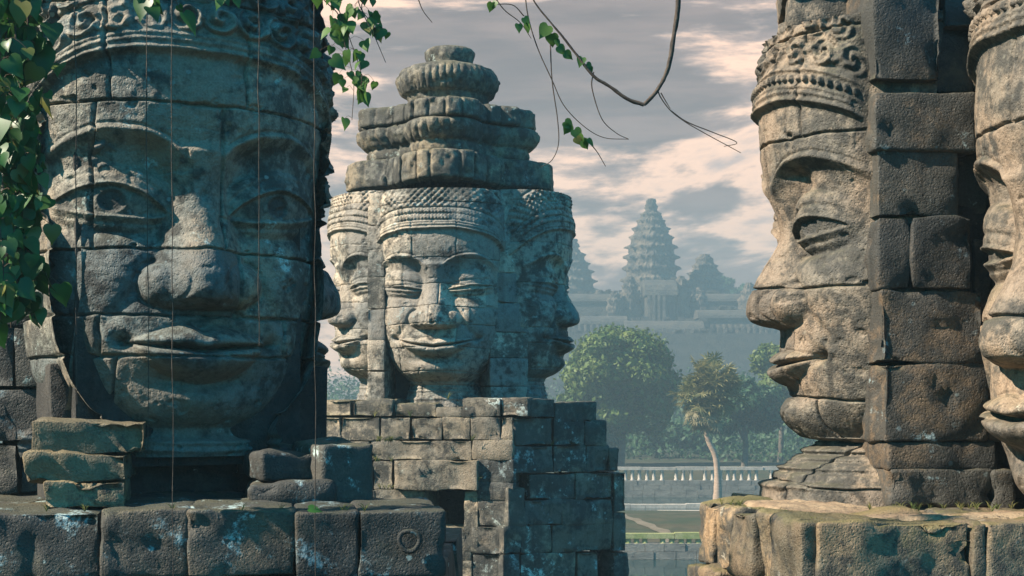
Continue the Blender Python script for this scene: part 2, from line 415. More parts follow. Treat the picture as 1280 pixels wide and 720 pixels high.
def stone(name, warm=(.33, .245, .165), grey=(.20, .19, .165), dark=(.035, .036, .034), dark_amt=.5, pale=(.46, .50, .48), pale_amt=.4,
          moss=.3, streak=.5, sc=1.0, bump=1.0, loc=(0, 0, 0), green=(.07, .085, .025)):
    k = node_kit(name)
    g = k.nd('ShaderNodeNewGeometry'); pos = k.mapping(g.outputs['Position'], loc=loc)
    sep = k.nd('ShaderNodeSeparateXYZ'); k.L.new(g.outputs['Normal'], sep.inputs[0])
    at = k.nd('ShaderNodeAttribute', attribute_name='tint').outputs['Fac']
    a = k.noise(pos, 1.3 * sc, 6, .6); b = k.noise(pos, 5.5 * sc, 6, .68, .4); c = k.noise(k.mapping(pos, (7 * sc, 7 * sc, .55 * sc)), 1.0, 5, .6)
    d = k.noise(pos, 17 * sc, 5, .65); fine = k.noise(pos, 75 * sc, 3, .6)
    col = k.mix(k.rng(a, .35, .62), warm, grey)
    col = k.mix(k.rng(d, .40, .70, 0, .55), col, k.mix(1.0, col, (.55, .52, .48), 'MULTIPLY'))
    # dark lichen crust
    dk = k.math('ADD', k.math('MULTIPLY', a, .45), k.math('MULTIPLY', b, .55))
    dk = k.math('ADD', dk, k.math('MULTIPLY', k.math('SUBTRACT', d, .5), .35))
    dk = k.math('ADD', dk, k.math('MULTIPLY', k.math('SUBTRACT', at, .5), .10))
    t0 = .62 - .22 * dark_amt
    col = k.mix(k.math('MULTIPLY', k.rng(dk, t0 - .05, t0 + .10), .9), col, dark)
    # rain streaks
    col = k.mix(k.math('MULTIPLY', k.rng(c, .52, .70), streak), col, k.mix(1.0, col, (.30, .30, .29), 'MULTIPLY'))
    # pale lichen: patches broken up by fine speckle
    pl = k.noise(k.mapping(pos, loc=(13, 5, 7)), 3.4 * sc, 7, .72, .3)
    sp = k.noise(k.mapping(pos, loc=(3, 1, 9)), 30 * sc, 4, .7)
    t1 = .70 - .17 * pale_amt
    pm = k.math('MULTIPLY', k.rng(pl, t1 - .03, t1 + .06), k.rng(sp, .40, .56))
    col = k.mix(k.math('MULTIPLY', pm, .85), col, pale)
    # small round lichen spots
    vo = k.nd('ShaderNodeTexVoronoi'); k.put(vo.inputs['Vector'], pos); vo.inputs['Scale'].default_value = 10 * sc; vo.inputs['Randomness'].default_value = 1
    spot = k.math('MULTIPLY', k.rng(k.math('ADD', vo.outputs['Distance'], k.math('MULTIPLY', k.math('SUBTRACT', sp, .5), .25)), .20, .13), k.rng(b, .52, .60))
    col = k.mix(k.math('MULTIPLY', spot, .55 * min(1, pale_amt * 1.6)), col, pale)
    # moss on ledges and in damp patches
    mo = k.math('MULTIPLY', k.rng(k.math('ADD', k.math('MULTIPLY', sep.outputs[2], .25), k.noise(k.mapping(pos, loc=(5, 8, 2)), 2.6 * sc, 6, .65)), .60, .78), moss)
    col = k.mix(mo, col, k.mix(d, green, (.13, .12, .035)))
    # per-block tone
    col = k.mix(1.0, col, k.mix(at, (.50, .53, .56), (1.26, 1.19, 1.08)), 'MULTIPLY')
    st = k.nd('ShaderNodeAttribute', attribute_name='eye_shade').outputs['Fac']
    col = k.mix(k.math('MULTIPLY', st, .85), col, (.022, .024, .024))  # painted eye shade darkens the stone colour
    grain = k.rng(fine, .3, .75, .72, 1.18, False)
    gc = k.nd('ShaderNodeCombineXYZ')
    for i in range(3): k.L.new(grain, gc.inputs[i])
    col = k.mix(1.0, col, gc.outputs[0], 'MULTIPLY')
    bs = k.nd('ShaderNodeBsdfPrincipled'); k.put(bs.inputs['Base Color'], col)
    k.put(bs.inputs['Roughness'], k.rng(b, .3, .7, .62, .92)); bs.inputs['Specular IOR Level'].default_value = .38
    vp = k.nd('ShaderNodeTexVoronoi'); k.put(vp.inputs['Vector'], pos); vp.inputs['Scale'].default_value = 42 * sc
    hgt = k.math('ADD', k.math('MULTIPLY', d, .35), k.math('MULTIPLY', fine, .32))
    hgt = k.math('ADD', hgt, k.math('MULTIPLY', k.rng(vp.outputs['Distance'], .0, .35), .16))
    hgt = k.math('ADD', hgt, k.math('MULTIPLY', b, .35))
    bp = k.nd('ShaderNodeBump'); bp.inputs['Strength'].default_value = .75 * bump; bp.inputs['Distance'].default_value = .035 / sc
    k.put(bp.inputs['Height'], hgt); k.L.new(bp.outputs[0], bs.inputs['Normal'])
    o = k.nd('ShaderNodeOutputMaterial'); k.L.new(bs.outputs[0], o.inputs[0])
    return k.m
# ---------------------------------------------------------------- stone builders
class Blocks:
    """collects worn, rounded stone blocks and links them as ONE mesh"""
    def __init__(self, seed=1, rough=1.0):
        self.V = []; self.Nn = []; self.F = []; self.T = []; self.off = 0; self.rng = random.Random(seed); self.seed = seed; self.rough = rough
    def box(self, c, half, rz=0.0, rad=.03, step=.045, tint=None, tilt=(0, 0), bow=0.0, taper=0.0):
        hx, hy, hz = half; rad = min(rad * .6, hx * .9, hy * .9, hz * .9)
        Rm = np.array(Euler((tilt[0], tilt[1], rz)).to_matrix())
        def samples(h):
            n = max(2, min(40, int((h - rad) * 2 / step)))
            a = np.linspace(-(h - rad), h - rad, n + 1)
            e = rad * np.array([.55, .92])
            return np.concatenate([[-h], -(h - rad) - e[::-1] * .98 + 0, a, (h - rad) + e * .98, [h]]) if rad > step * .3 else np.concatenate([[-h], a, [h]])
        H = (hx, hy, hz); tint = self.rng.random() if tint is None else tint
        for axis in range(3):
            u, v = [(1, 2), (2, 0), (0, 1)][axis]
            su, sv = samples(H[u]), samples(H[v])
            Ug, Vg = np.meshgrid(su, sv)
            for sgn in (-1, 1):
                p = np.zeros(Ug.shape + (3,)); p[..., axis] = sgn * H[axis]; p[..., u] = Ug; p[..., v] = Vg
                lim = np.array(H) - rad
                q = np.clip(p, -lim, lim); d = p - q; ln = np.linalg.norm(d, axis=-1, keepdims=True) + 1e-9
                nrm = d / ln; pos = q + nrm * rad
                if bow: pos[..., axis] += sgn * bow * np.clip(1 - (Ug / H[u]) ** 2, 0, 1) * np.clip(1 - (Vg / H[v]) ** 2, 0, 1)
                if taper: pos[..., 0] *= 1 + taper * pos[..., 2] / hz
                P3 = pos.reshape(-1, 3) @ Rm.T + np.array(c); N3 = nrm.reshape(-1, 3) @ Rm.T
                self.V.append(P3); self.Nn.append(N3); self.T.append(np.full(len(P3), tint))
                self.F.append(grid_faces(len(su), len(sv), off=self.off, flip=(sgn < 0))); self.off += len(P3)
    def px(self, x0, x1, y0, y1, Y, depth, rz=0.0, gap=.004, **k):
        """block whose front face covers that pixel rectangle at distance Y (front centre), turned by rz, going depth back"""
        xc, yc = (x0 + x1) / 2, (y0 + y1) / 2
        c = P(xc, yc, Y); w = (x1 - x0) / FPX * Y / max(.3, math.cos(rz)); h = (y1 - y0) / FPX * Y
        jit = self.rng.uniform(-.012, .012)
        n = Vector((math.sin(rz), -math.cos(rz), 0))
        cc = c - n * (depth / 2 + jit)
        self.box(cc, (w / 2 - gap, depth / 2, h / 2 - gap), rz, **k)
    def build(self, name, mat, parent=None, amp=.012, fine=.004):
        V = np.concatenate(self.V); N_ = np.concatenate(self.Nn)
        a = amp * self.rough
        d = a * fbm(V[:, 0] * 2.6, V[:, 1] * 2.6, V[:, 2] * 2.6, 4, self.seed) + fine * fbm(V[:, 0] * 17, V[:, 1] * 17, V[:, 2] * 17, 3, self.seed + 3)
        pit = fbm(V[:, 0] * 6, V[:, 1] * 6, V[:, 2] * 6, 3, self.seed + 9)
        d -= 1.3 * a * sstep(.5, 1.0, pit)
        V = V + N_ * d[:, None]
        if parent is not None:
            M = np.array((parent.matrix_world_inv if False else Matrix.LocRotScale(parent.location, parent.rotation_euler, None).inverted()))
            V = V @ M[:3, :3].T + M[:3, 3]
        return link(name, mesh_np(name, V, np.concatenate(self.F), np.concatenate(self.T)), mat, parent)

def lathe(name, mat, parent, c, prof, plan=None, nt=300, relief=None, seed=1, amp=.022, joints=0, dz=.02, a0=0.0):
    """revolve the (z, r) profile about point c (world); plan(th) scales r; relief(th, z, t) adds to the radius"""
    prof = sorted(prof)
    z0, z1 = prof[0][0], prof[-1][0]
    zz = [prof[0][0]]; rr = [prof[0][1]]
    for (za, ra), (zb, rb) in zip(prof[:-1], prof[1:]):
        n = max(1, int(math.hypot(zb - za, rb - ra) / dz))
        for i in range(1, n + 1):
            zz.append(za + (zb - za) * i / n); rr.append(ra + (rb - ra) * i / n)
    zz = np.array(zz); rr = np.array(rr)
    if len(rr) > 8: rr = np.convolve(np.pad(rr, 1, 'edge'), [.25, .5, .25], 'valid')
    th = np.linspace(0, 2 * math.pi, nt, endpoint=False)
    TH, Zg = np.meshgrid(th, zz); Rg = np.repeat(rr[:, None], nt, 1)
    if plan is not None: Rg = Rg * plan(th)[None, :]
    tint = np.full(TH.shape, .5)
    if relief is not None: Rg = Rg + relief(TH, Zg)
    if joints:
        rng = random.Random(seed); js = np.sort([(i + rng.uniform(-.25, .25)) / joints * 2 * math.pi for i in range(joints)])
        for j in js:
            dj = np.abs((TH - j + math.pi) % (2 * math.pi) - math.pi) * Rg
            Rg = Rg - .06 * gau(dj / .018)
        tv = np.array([rng.random() for _ in range(joints + 1)]); tint = tv[np.searchsorted(js, TH)]; Rg = Rg + (tint - .5) * .15
    X = Rg * np.cos(TH + a0); Y = Rg * np.sin(TH + a0)
    dn = amp * 1.3 * fbm(X * 3 + c[0], Y * 3 + c[1], Zg * 3 + c[2], 4, seed) - amp * 1.8 * sstep(.35, .9, fbm(X * 5, Y * 5, Zg * 5, 3, seed + 8)) + amp * .35 * fbm(X * 14, Y * 14, Zg * 14, 3, seed + 5)
    X = X + np.cos(TH + a0) * dn; Y = Y + np.sin(TH + a0) * dn
    off = Vector((0, 0, 0)) if parent is None else parent.location
    V = np.stack([X + c[0] - off[0], Y + c[1] - off[1], Zg + c[2] - off[2]], -1).reshape(-1, 3)
    nz = len(zz); F = grid_faces(nt, nz, wrap=True)
    V = np.concatenate([V, [[c[0] - off[0], c[1] - off[1], c[2] + z1 - off[2]]], [[c[0] - off[0], c[1] - off[1], c[2] + z0 - off[2]]]])
    top = len(V) - 2; i = np.arange(nt); b = (nz - 1) * nt
    F = np.concatenate([F, np.stack([b + i, b + (i + 1) % nt, np.full(nt, top), np.full(nt, top)], 1)[:, :4]])
    tint = np.concatenate([tint.ravel(), [.5, .5]])
    me = bpy.data.meshes.new(name)
    faces = [tuple(f) if f[2] != f[3] else tuple(f[:3]) for f in F.tolist()]
    me.from_pydata(V.tolist(), [], faces)
    a = me.attributes.new('tint', 'FLOAT', 'POINT'); a.data.foreach_set('value', tint.astype(np.float32)); me.update()
    return link(name, me, mat, parent)

def cruciform(a0, c=.58, rl=.42, base=.74):
    def f(th):
        r = np.full(th.shape, base)
        for k in range(4):
            al = (th - a0 - k * math.pi / 2 + math.pi) % (2 * math.pi) - math.pi
            disc = rl ** 2 - (c * np.sin(al)) ** 2
            l = np.where((disc > 0) & (np.cos(al) > 0), c * np.cos(al) + np.sqrt(np.maximum(disc, 0)), 0)
            r = smax(r, l, .015)
        return r
    return f

def tube_mesh(name, pts, rads, n=8, seed=0, wob=0.0, smooth=True, sub=6):
    """a tapered tube through the points (Catmull-Rom)"""
    pts = [Vector(p) for p in pts]
    if len(rads) == 2 and len(pts) > 2: rads = [rads[0] + (rads[1] - rads[0]) * i / (len(pts) - 1) for i in range(len(pts))]
    q = []; rr = []
    ext = [pts[0] * 2 - pts[1]] + pts + [pts[-1] * 2 - pts[-2]]
    for i in range(len(pts) - 1):
        p0, p1, p2, p3 = ext[i:i + 4]
        for s in range(sub):
            t = s / sub
            q.append(0.5 * ((2 * p1) + (p2 - p0) * t + (2 * p0 - 5 * p1 + 4 * p2 - p3) * t * t + (3 * p1 - p0 - 3 * p2 + p3) * t ** 3))
            rr.append(rads[i] + (rads[i + 1] - rads[i]) * t)
    q.append(pts[-1]); rr.append(rads[-1])
    rng = random.Random(seed); V = []; prev = None
    for i, p in enumerate(q):
        d = (q[min(i + 1, len(q) - 1)] - q[max(i - 1, 0)]).normalized()
        if prev is None: prev = d.orthogonal().normalized()
        a = (prev - d * prev.dot(d)).normalized(); b = d.cross(a); prev = a
        for k in range(n):
            t = 2 * math.pi * k / n; r = rr[i] * (1 + wob * rng.uniform(-1, 1))
            V.append(p + a * math.cos(t) * r + b * math.sin(t) * r)
    F = grid_faces(n, len(q), wrap=True)
    return [tuple(v) for v in V], F.tolist()

class Soup:
    """faces from several builders, linked as ONE mesh"""
    def __init__(self): self.V = []; self.F = []
    def add(self, V, F):
        o = len(self.V); self.V += [tuple(v) for v in V]; self.F += [tuple(i + o for i in f) for f in F]
    def tube(self, pts, rads, **k): self.add(*tube_mesh('t', pts, rads, **k))
    def build(self, name, mat, parent=None, smooth=True):
        me = bpy.data.meshes.new(name)
        off = parent.location if parent else Vector((0, 0, 0))
        V = [(v[0] - off[0], v[1] - off[1], v[2] - off[2]) for v in self.V]
        me.from_pydata(V, [], self.F); me.update()
        return link(name, me, mat, parent, smooth)

# ---------------------------------------------------------------- stone kinds
M = {}
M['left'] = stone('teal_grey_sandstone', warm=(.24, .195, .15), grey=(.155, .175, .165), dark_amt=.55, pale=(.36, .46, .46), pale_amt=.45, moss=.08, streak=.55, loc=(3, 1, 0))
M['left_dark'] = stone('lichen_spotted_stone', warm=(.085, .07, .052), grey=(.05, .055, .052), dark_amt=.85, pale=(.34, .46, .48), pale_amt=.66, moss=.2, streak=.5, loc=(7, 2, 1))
M['ochre'] = stone('ochre_block_stone', warm=(.24, .18, .105), grey=(.16, .135, .09), dark_amt=.5, pale_amt=.2, moss=.15, streak=.3, loc=(2, 9, 4))
M['mid'] = stone('tawny_sandstone', warm=(.36, .305, .25), grey=(.25, .24, .215), dark_amt=.52, pale=(.40, .49, .48), pale_amt=.42, moss=.05, streak=.5, sc=.75, loc=(1, 4, 2))
M['mid_dark'] = stone('weathered_crown_stone', warm=(.24, .19, .13), grey=(.15, .145, .12), dark_amt=.72, pale=(.42, .50, .48), pale_amt=.42, moss=.2, streak=.6, sc=.75, loc=(5, 4, 8))
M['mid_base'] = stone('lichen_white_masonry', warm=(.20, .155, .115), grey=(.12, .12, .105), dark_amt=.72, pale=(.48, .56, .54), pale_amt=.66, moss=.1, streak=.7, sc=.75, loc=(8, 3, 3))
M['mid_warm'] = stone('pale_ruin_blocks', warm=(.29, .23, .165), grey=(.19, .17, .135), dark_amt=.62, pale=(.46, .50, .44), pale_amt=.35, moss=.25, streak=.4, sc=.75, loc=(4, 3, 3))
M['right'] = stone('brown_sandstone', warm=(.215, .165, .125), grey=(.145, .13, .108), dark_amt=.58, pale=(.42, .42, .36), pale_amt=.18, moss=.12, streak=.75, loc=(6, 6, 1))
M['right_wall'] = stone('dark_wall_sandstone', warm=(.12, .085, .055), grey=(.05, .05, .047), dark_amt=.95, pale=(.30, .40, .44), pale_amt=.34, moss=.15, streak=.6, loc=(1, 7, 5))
M['ledge'] = stone('mossy_ledge_stone', warm=(.22, .155, .095), grey=(.14, .12, .085), dark_amt=.55, pale=(.50, .48, .42), pale_amt=.45, moss=.55, streak=.6, loc=(9, 2, 6), green=(.10, .095, .03))
M['black'] = stone('black_filler_stone', warm=(.035, .033, .03), grey=(.02, .02, .02), dark=(.012, .012, .012), dark_amt=.6, pale_amt=.0, moss=0, loc=(3, 3, 3))  # near black, for the filler cores and the doorway panel

U = .87
FACE_LEFT = dict(nx=440, nz=560, seed=3, soc=.7, side=.5, zbot=-1.82, eye_up=.145, eye_lo=-.065, rows=(.69, -.335, -.80, -1.09), vstep=(.7, 1.3), smile=.04, lip=1.22, mouth_w=.47, chips=14, xsc=1.10, nsh=.045, diadem='scroll', neck=[(-1.56, .06), (-1.62, -.01), (-1.67, .0), (-1.74, .06), (-1.80, .05), (-1.84, .02)], neckw=[(-1.56, .60), (-1.66, .62), (-1.75, .68), (-1.84, .66)], jaw=1.04)
FACE_LEFT_SIDE = dict(nx=260, nz=330, seed=12, zbot=-1.82, pupil=False, eye_up=.03)
FACE_MID = dict(nx=340, nz=430, seed=21, zbot=-2.12, ztop=1.66, eye_up=.012, eye_lo=-.040, pupil=False, diadem='lattice', smile=.115, mouth_w=.62, lip=.95, dz0=.95, rows=(.45, .0, -.38, -.68, -1.08, -1.5), vstep=(.5, 1.0), chips=8, rough=.8, p=2.7, xsc=1.13, nsh=.03, soc=.6, jwk=.7)
FACE_MID_SIDE = dict(nx=260, nz=330, seed=25, zbot=-2.12, ztop=1.62, eye_up=.02, eye_lo=-.04, pupil=False, diadem='lattice', smile=.07, dz0=.95, chips=8, rough=.8, p=2.6, soc=.7, jwk=.7)
FACE_RIGHT = dict(nx=440, nz=560, seed=41, zbot=-2.16, ztop=1.50, eye_up=.085, eye_lo=-.055, pupil=True, soc=1.35, diadem='beads', dlim=1.02, smile=.06, rows=(.66, -.46, -1.30, -1.64, -1.95), vstep=(.8, 1.5), dam=.5, ring=1.6, dz0=.93, chips=8, nsh=-.06, lip=.80, nas=.045, alk=1.3, side=.02, xsc=.93, ec=.47, ew=.26, b0pts=[(-2.1, -.12), (-1.9, -.17), (-1.72, -.20), (-1.66, -.13), (-1.6, .0), (-1.52, .06), (-1.4, .085), (-1.2, .09), (-1.0, .10), (-.8, .115), (-.4, .14), (0, .15), (.35, .25), (.6, .30), (.8, .305), (1.05, .29), (1.5, .22), (2.1, .10)], p=2.05, neck=[(-1.60, .0), (-1.63, -.10), (-1.655, -.12), (-1.69, -.06), (-1.735, -.03), (-1.742, .02), (-1.785, .04), (-1.79, .085), (-1.825, .10), (-1.83, .145), (-1.87, .16), (-1.876, .205), (-1.935, .225), (-1.942, .28), (-2.0, .31), (-2.16, .33)], neckw=[(-1.6, .66), (-1.7, .68), (-1.85, .85), (-2.0, .95), (-2.2, .97)], rough=.8, mouth_w=.46)
FACE_RIGHT_EDGE = dict(nx=360, nz=460, seed=44, zbot=-2.0, ztop=1.6, eye_up=.02, eye_lo=-.06, pupil=False, diadem='beads', smile=.06, rows=(.66, -.48, -1.08), vstep=(.8, 1.5), dz0=1.2, chips=8, rough=.8)
# ---------------------------------------------------------------- left tower
def left_tower():
    rz = R(25); o1 = P(243, 258, 9.0); fwd = Vector((math.sin(rz), -math.cos(rz), 0)); cc = o1 - fwd * .78
    t = empty('face_tower', (cc.x, cc.y, o1.z - 1.75))
    tag(t, 'largest shaded teal grey face tower with open eyes, hung with thin roots beside the ivy', 'stone tower', 'carved face towers')
    def face(me, o, rz, label=None):
        ob = link('face', me, M['left'] if not me.materials else None, t); ob.location = Vector(o) - t.location; ob.rotation_euler = (0, 0, rz)
        if label: ob['label'] = label
        return ob
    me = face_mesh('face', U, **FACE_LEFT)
    face(me, o1, rz, 'frontal face with wide open eyes and a broad closed mouth')
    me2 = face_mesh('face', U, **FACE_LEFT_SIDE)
    for k, lb in ((1, 'profile face in deep shade at the side'), (2, None)):
        r = rz + R(90) * k; f = Vector((math.sin(r), -math.cos(r), 0)); face(me2, cc + f * .80 + (Vector((-.04, .1, 0)) if k == 1 else Vector((0, 0, 0))), r, lb)
    core = Blocks(5); core.box((cc.x, cc.y, o1.z + .1), (.72, .72, 1.75), rz, rad=.02, step=.3); core.box((cc.x - .05, cc.y + .25, o1.z - 1.6), (.9, .75, .6), rz, rad=.02, step=.3)
    core.build('core', M['black'], t, amp=.02)
    # crown above the frame
    zc = o1.z
    for k, (z0, z1, r) in enumerate(((1.66, 1.95, 1.12), (1.95, 2.2, .95))):
        lathe('crown_tier', M['left_dark'], t, (cc.x, cc.y, zc), [(z0, r * .85), (z0 + .08, r * .98), (z1 - .1, r), (z1, r * .9)], cruciform(rz + R(90)), nt=260, joints=16, seed=20 + k, dz=.05)
    # low courses carrying the head
    for i, (r, Y_, dp, rb, rd, tl) in enumerate((((330, 400, 566, 603), 8.75, .8, rz, .05, 0), ((402, 468, 553, 634), 8.7, .7, rz, .06, 0), ((308, 420, 603, 637), 8.55, .8, R(8), .09, R(-3)), ((352, 440, 560, 600), 9.3, .7, rz, .06, 0))):
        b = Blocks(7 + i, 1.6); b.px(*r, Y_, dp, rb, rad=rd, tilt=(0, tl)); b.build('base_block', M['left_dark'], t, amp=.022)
    for i, r in enumerate(((52, 150, 300, 400), (50, 140, 400, 470), (60, 150, 470, 534))):
        b = Blocks(170 + i, 1.5); b.px(*r, 9.22, .6, R(14), rad=.03, step=.05); b.build('jaw_block', M['left'], t, amp=.02)
    # a thick plinth under the whole head, down to the ground
    return t, cc, rz
def old_wall():
    # ruined wall the ivy hangs on, left of the largest face
    b = Blocks(17, 1.6); g = random.Random(3); z = CAM_Z - .62
    while z < CAM_Z + 3.6:
        h = g.uniform(.30, .44); x = -6.2
        while x < -2.75:
            w = min(g.uniform(.5, .95), -2.72 - x); b.box((x + w / 2, 9.75 + g.uniform(-.03, .03), z + h / 2), (w / 2 - .005, .3, h / 2 - .005), 0, rad=.02, step=.07); x += w
            if x > -2.95: break
        z += h
    o = b.build('ruined_wall', M['left_dark'], None, amp=.022); tag(o, 'dark ruined block wall behind the ivy at the left edge', 'wall')
old_wall()
LT, LC, LRZ = left_tower()

def loose(name, x0, x1, y0, y1, Y, depth, rz, mat, label, cat, group, seed, **k):
    b = Blocks(seed, 1.5); c = P((x0 + x1) / 2, y1, Y)
    b.px(x0, x1, y0, y1, Y, depth, rz, **k)
    o = b.build(name, mat, None, amp=.018)
    return tag(o, label, cat, group)
loose('stone_block', 45, 178, 527, 568, 8.45, .7, R(12), M['ochre'], 'topmost stone block of the three stacked left of the big neck', 'stone block', 'loose blocks left of the big face', 31, rad=.016, gap=.002)
loose('stone_block', 36, 155, 568, 602, 8.35, .7, R(10), M['ochre'], 'longest, middle stone block of the three stacked left of the big neck', 'stone block', 'loose blocks left of the big face', 32, rad=.016, gap=.002)
loose('stone_block', 58, 154, 602, 636.5, 8.3, .6, R(13), M['ochre'], 'bottom stone block of the three stacked left of the big neck', 'stone block', 'loose blocks left of the big face', 33, rad=.016, gap=.002)

def foundation(parent, x0, x1, y0, y1, ztop, zbot, seed, mat, hgt=.62):
    """plain courses of big blocks down to the ground, mostly below the frame"""
    b = Blocks(seed, 1.5); z = ztop
    rng = random.Random(seed); step = 0.0
    while z > zbot:
        h = min(hgt, z - zbot) if z - zbot < hgt * 1.4 else hgt
        for (xa, ya, xb, yb) in ((x0, y0, x1, y0), (x1, y0, x1, y1), (x0, y1, x0, y0)):
            L_ = math.hypot(xb - xa, yb - ya); n = max(1, round(L_ / 1.05)); rz = math.atan2(yb - ya, xb - xa)
            off = rng.uniform(-.15, .15)
            for i in range(n):
                a, c = i / n, (i + 1) / n
                m = (a + c) / 2; cx, cy = xa + (xb - xa) * m, ya + (yb - ya) * m
                nx_, ny_ = math.sin(rz), -math.cos(rz)
                b.box((cx - nx_ * .3 + rng.uniform(-.015, .015), cy - ny_ * .3 + rng.uniform(-.015, .015), z - h / 2), (L_ / n / 2 - .006, .3, h / 2 - .006), rz, rad=.02, step=.2)
        z -= h
    b.box(((x0 + x1) / 2, (y0 + y1) / 2, (ztop + zbot) / 2 - .05), ((x1 - x0) / 2 - .2, (y1 - y0) / 2 - .2, (ztop - zbot) / 2 - .05), 0, rad=.02, step=1.0)
    return b.build('foundation', mat, parent, amp=.02)

def left_ledge():
    zt = CAM_Z - .62
    t = empty('stone_ledge', (-1.6, 8.2, 0)); tag(t, 'long dark ledge of lichen spotted blocks under the largest face', 'ledge', 'ledges below the face towers')
    rows = ((-130, 104, 641, 0), (108, 217, 638, 1), (217, 351, 638, 2), (351, 431, 641, 3), (430, 541, 639, 4))
    for i, (x0, x1, y0, k) in enumerate(rows):
        b = Blocks(40 + i, 1.4); Y = 7.92 - .02 * (i % 2)
        top = (HOR - y0) / FPX * Y
        h = .37; w0, w1 = P(x0, 0, Y).x, P(x1, 0, Y).x
        b.box(((w0 + w1) / 2, Y + .5, CAM_Z + top - h / 2), ((w1 - w0) / 2 - .004, .5, h / 2), R(9), rad=.028, step=.035)
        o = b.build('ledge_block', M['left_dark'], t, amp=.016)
        if i == 4:
            c = P(512, 676, 7.9)
            s = Soup(); nt = 40; V = []; 
            for a in range(nt):
                th = 2 * math.pi * a / nt
                for q in range(8):
                    ph = 2 * math.pi * q / 8; rr = .056 * (1 + .05 * math.sin(3 * th)) + .014 * math.cos(ph)
                    V.append((c.x + rr * math.cos(th), c.y - .002 - .014 * math.sin(ph), c.z + rr * math.sin(th)))
            F = [(a * 8 + q, a * 8 + (q + 1) % 8, ((a + 1) % nt) * 8 + (q + 1) % 8, ((a + 1) % nt) * 8 + q) for a in range(nt) for q in range(8)]
            s.add(V, F)
            off = o.location; rg = s.build('carved_ring', M['left_dark'], None); rg.parent = o; rg.location = -Vector(t.location)*0
            rg.parent = t
            rg.location = -Vector(t.location)
    # floor of the terrace behind the front blocks
    b = Blocks(47, 1.5)
    for i in range(4):
        b.box((-3.6 + i * .62 + .31, 9.9, zt - .19), (.305, 1.1, .19), 0, rad=.03, step=.08)
    b.build('terrace_slab', M['left_dark'], t, amp=.02)
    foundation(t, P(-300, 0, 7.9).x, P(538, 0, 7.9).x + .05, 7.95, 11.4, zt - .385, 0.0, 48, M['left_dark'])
    return t
left_ledge()

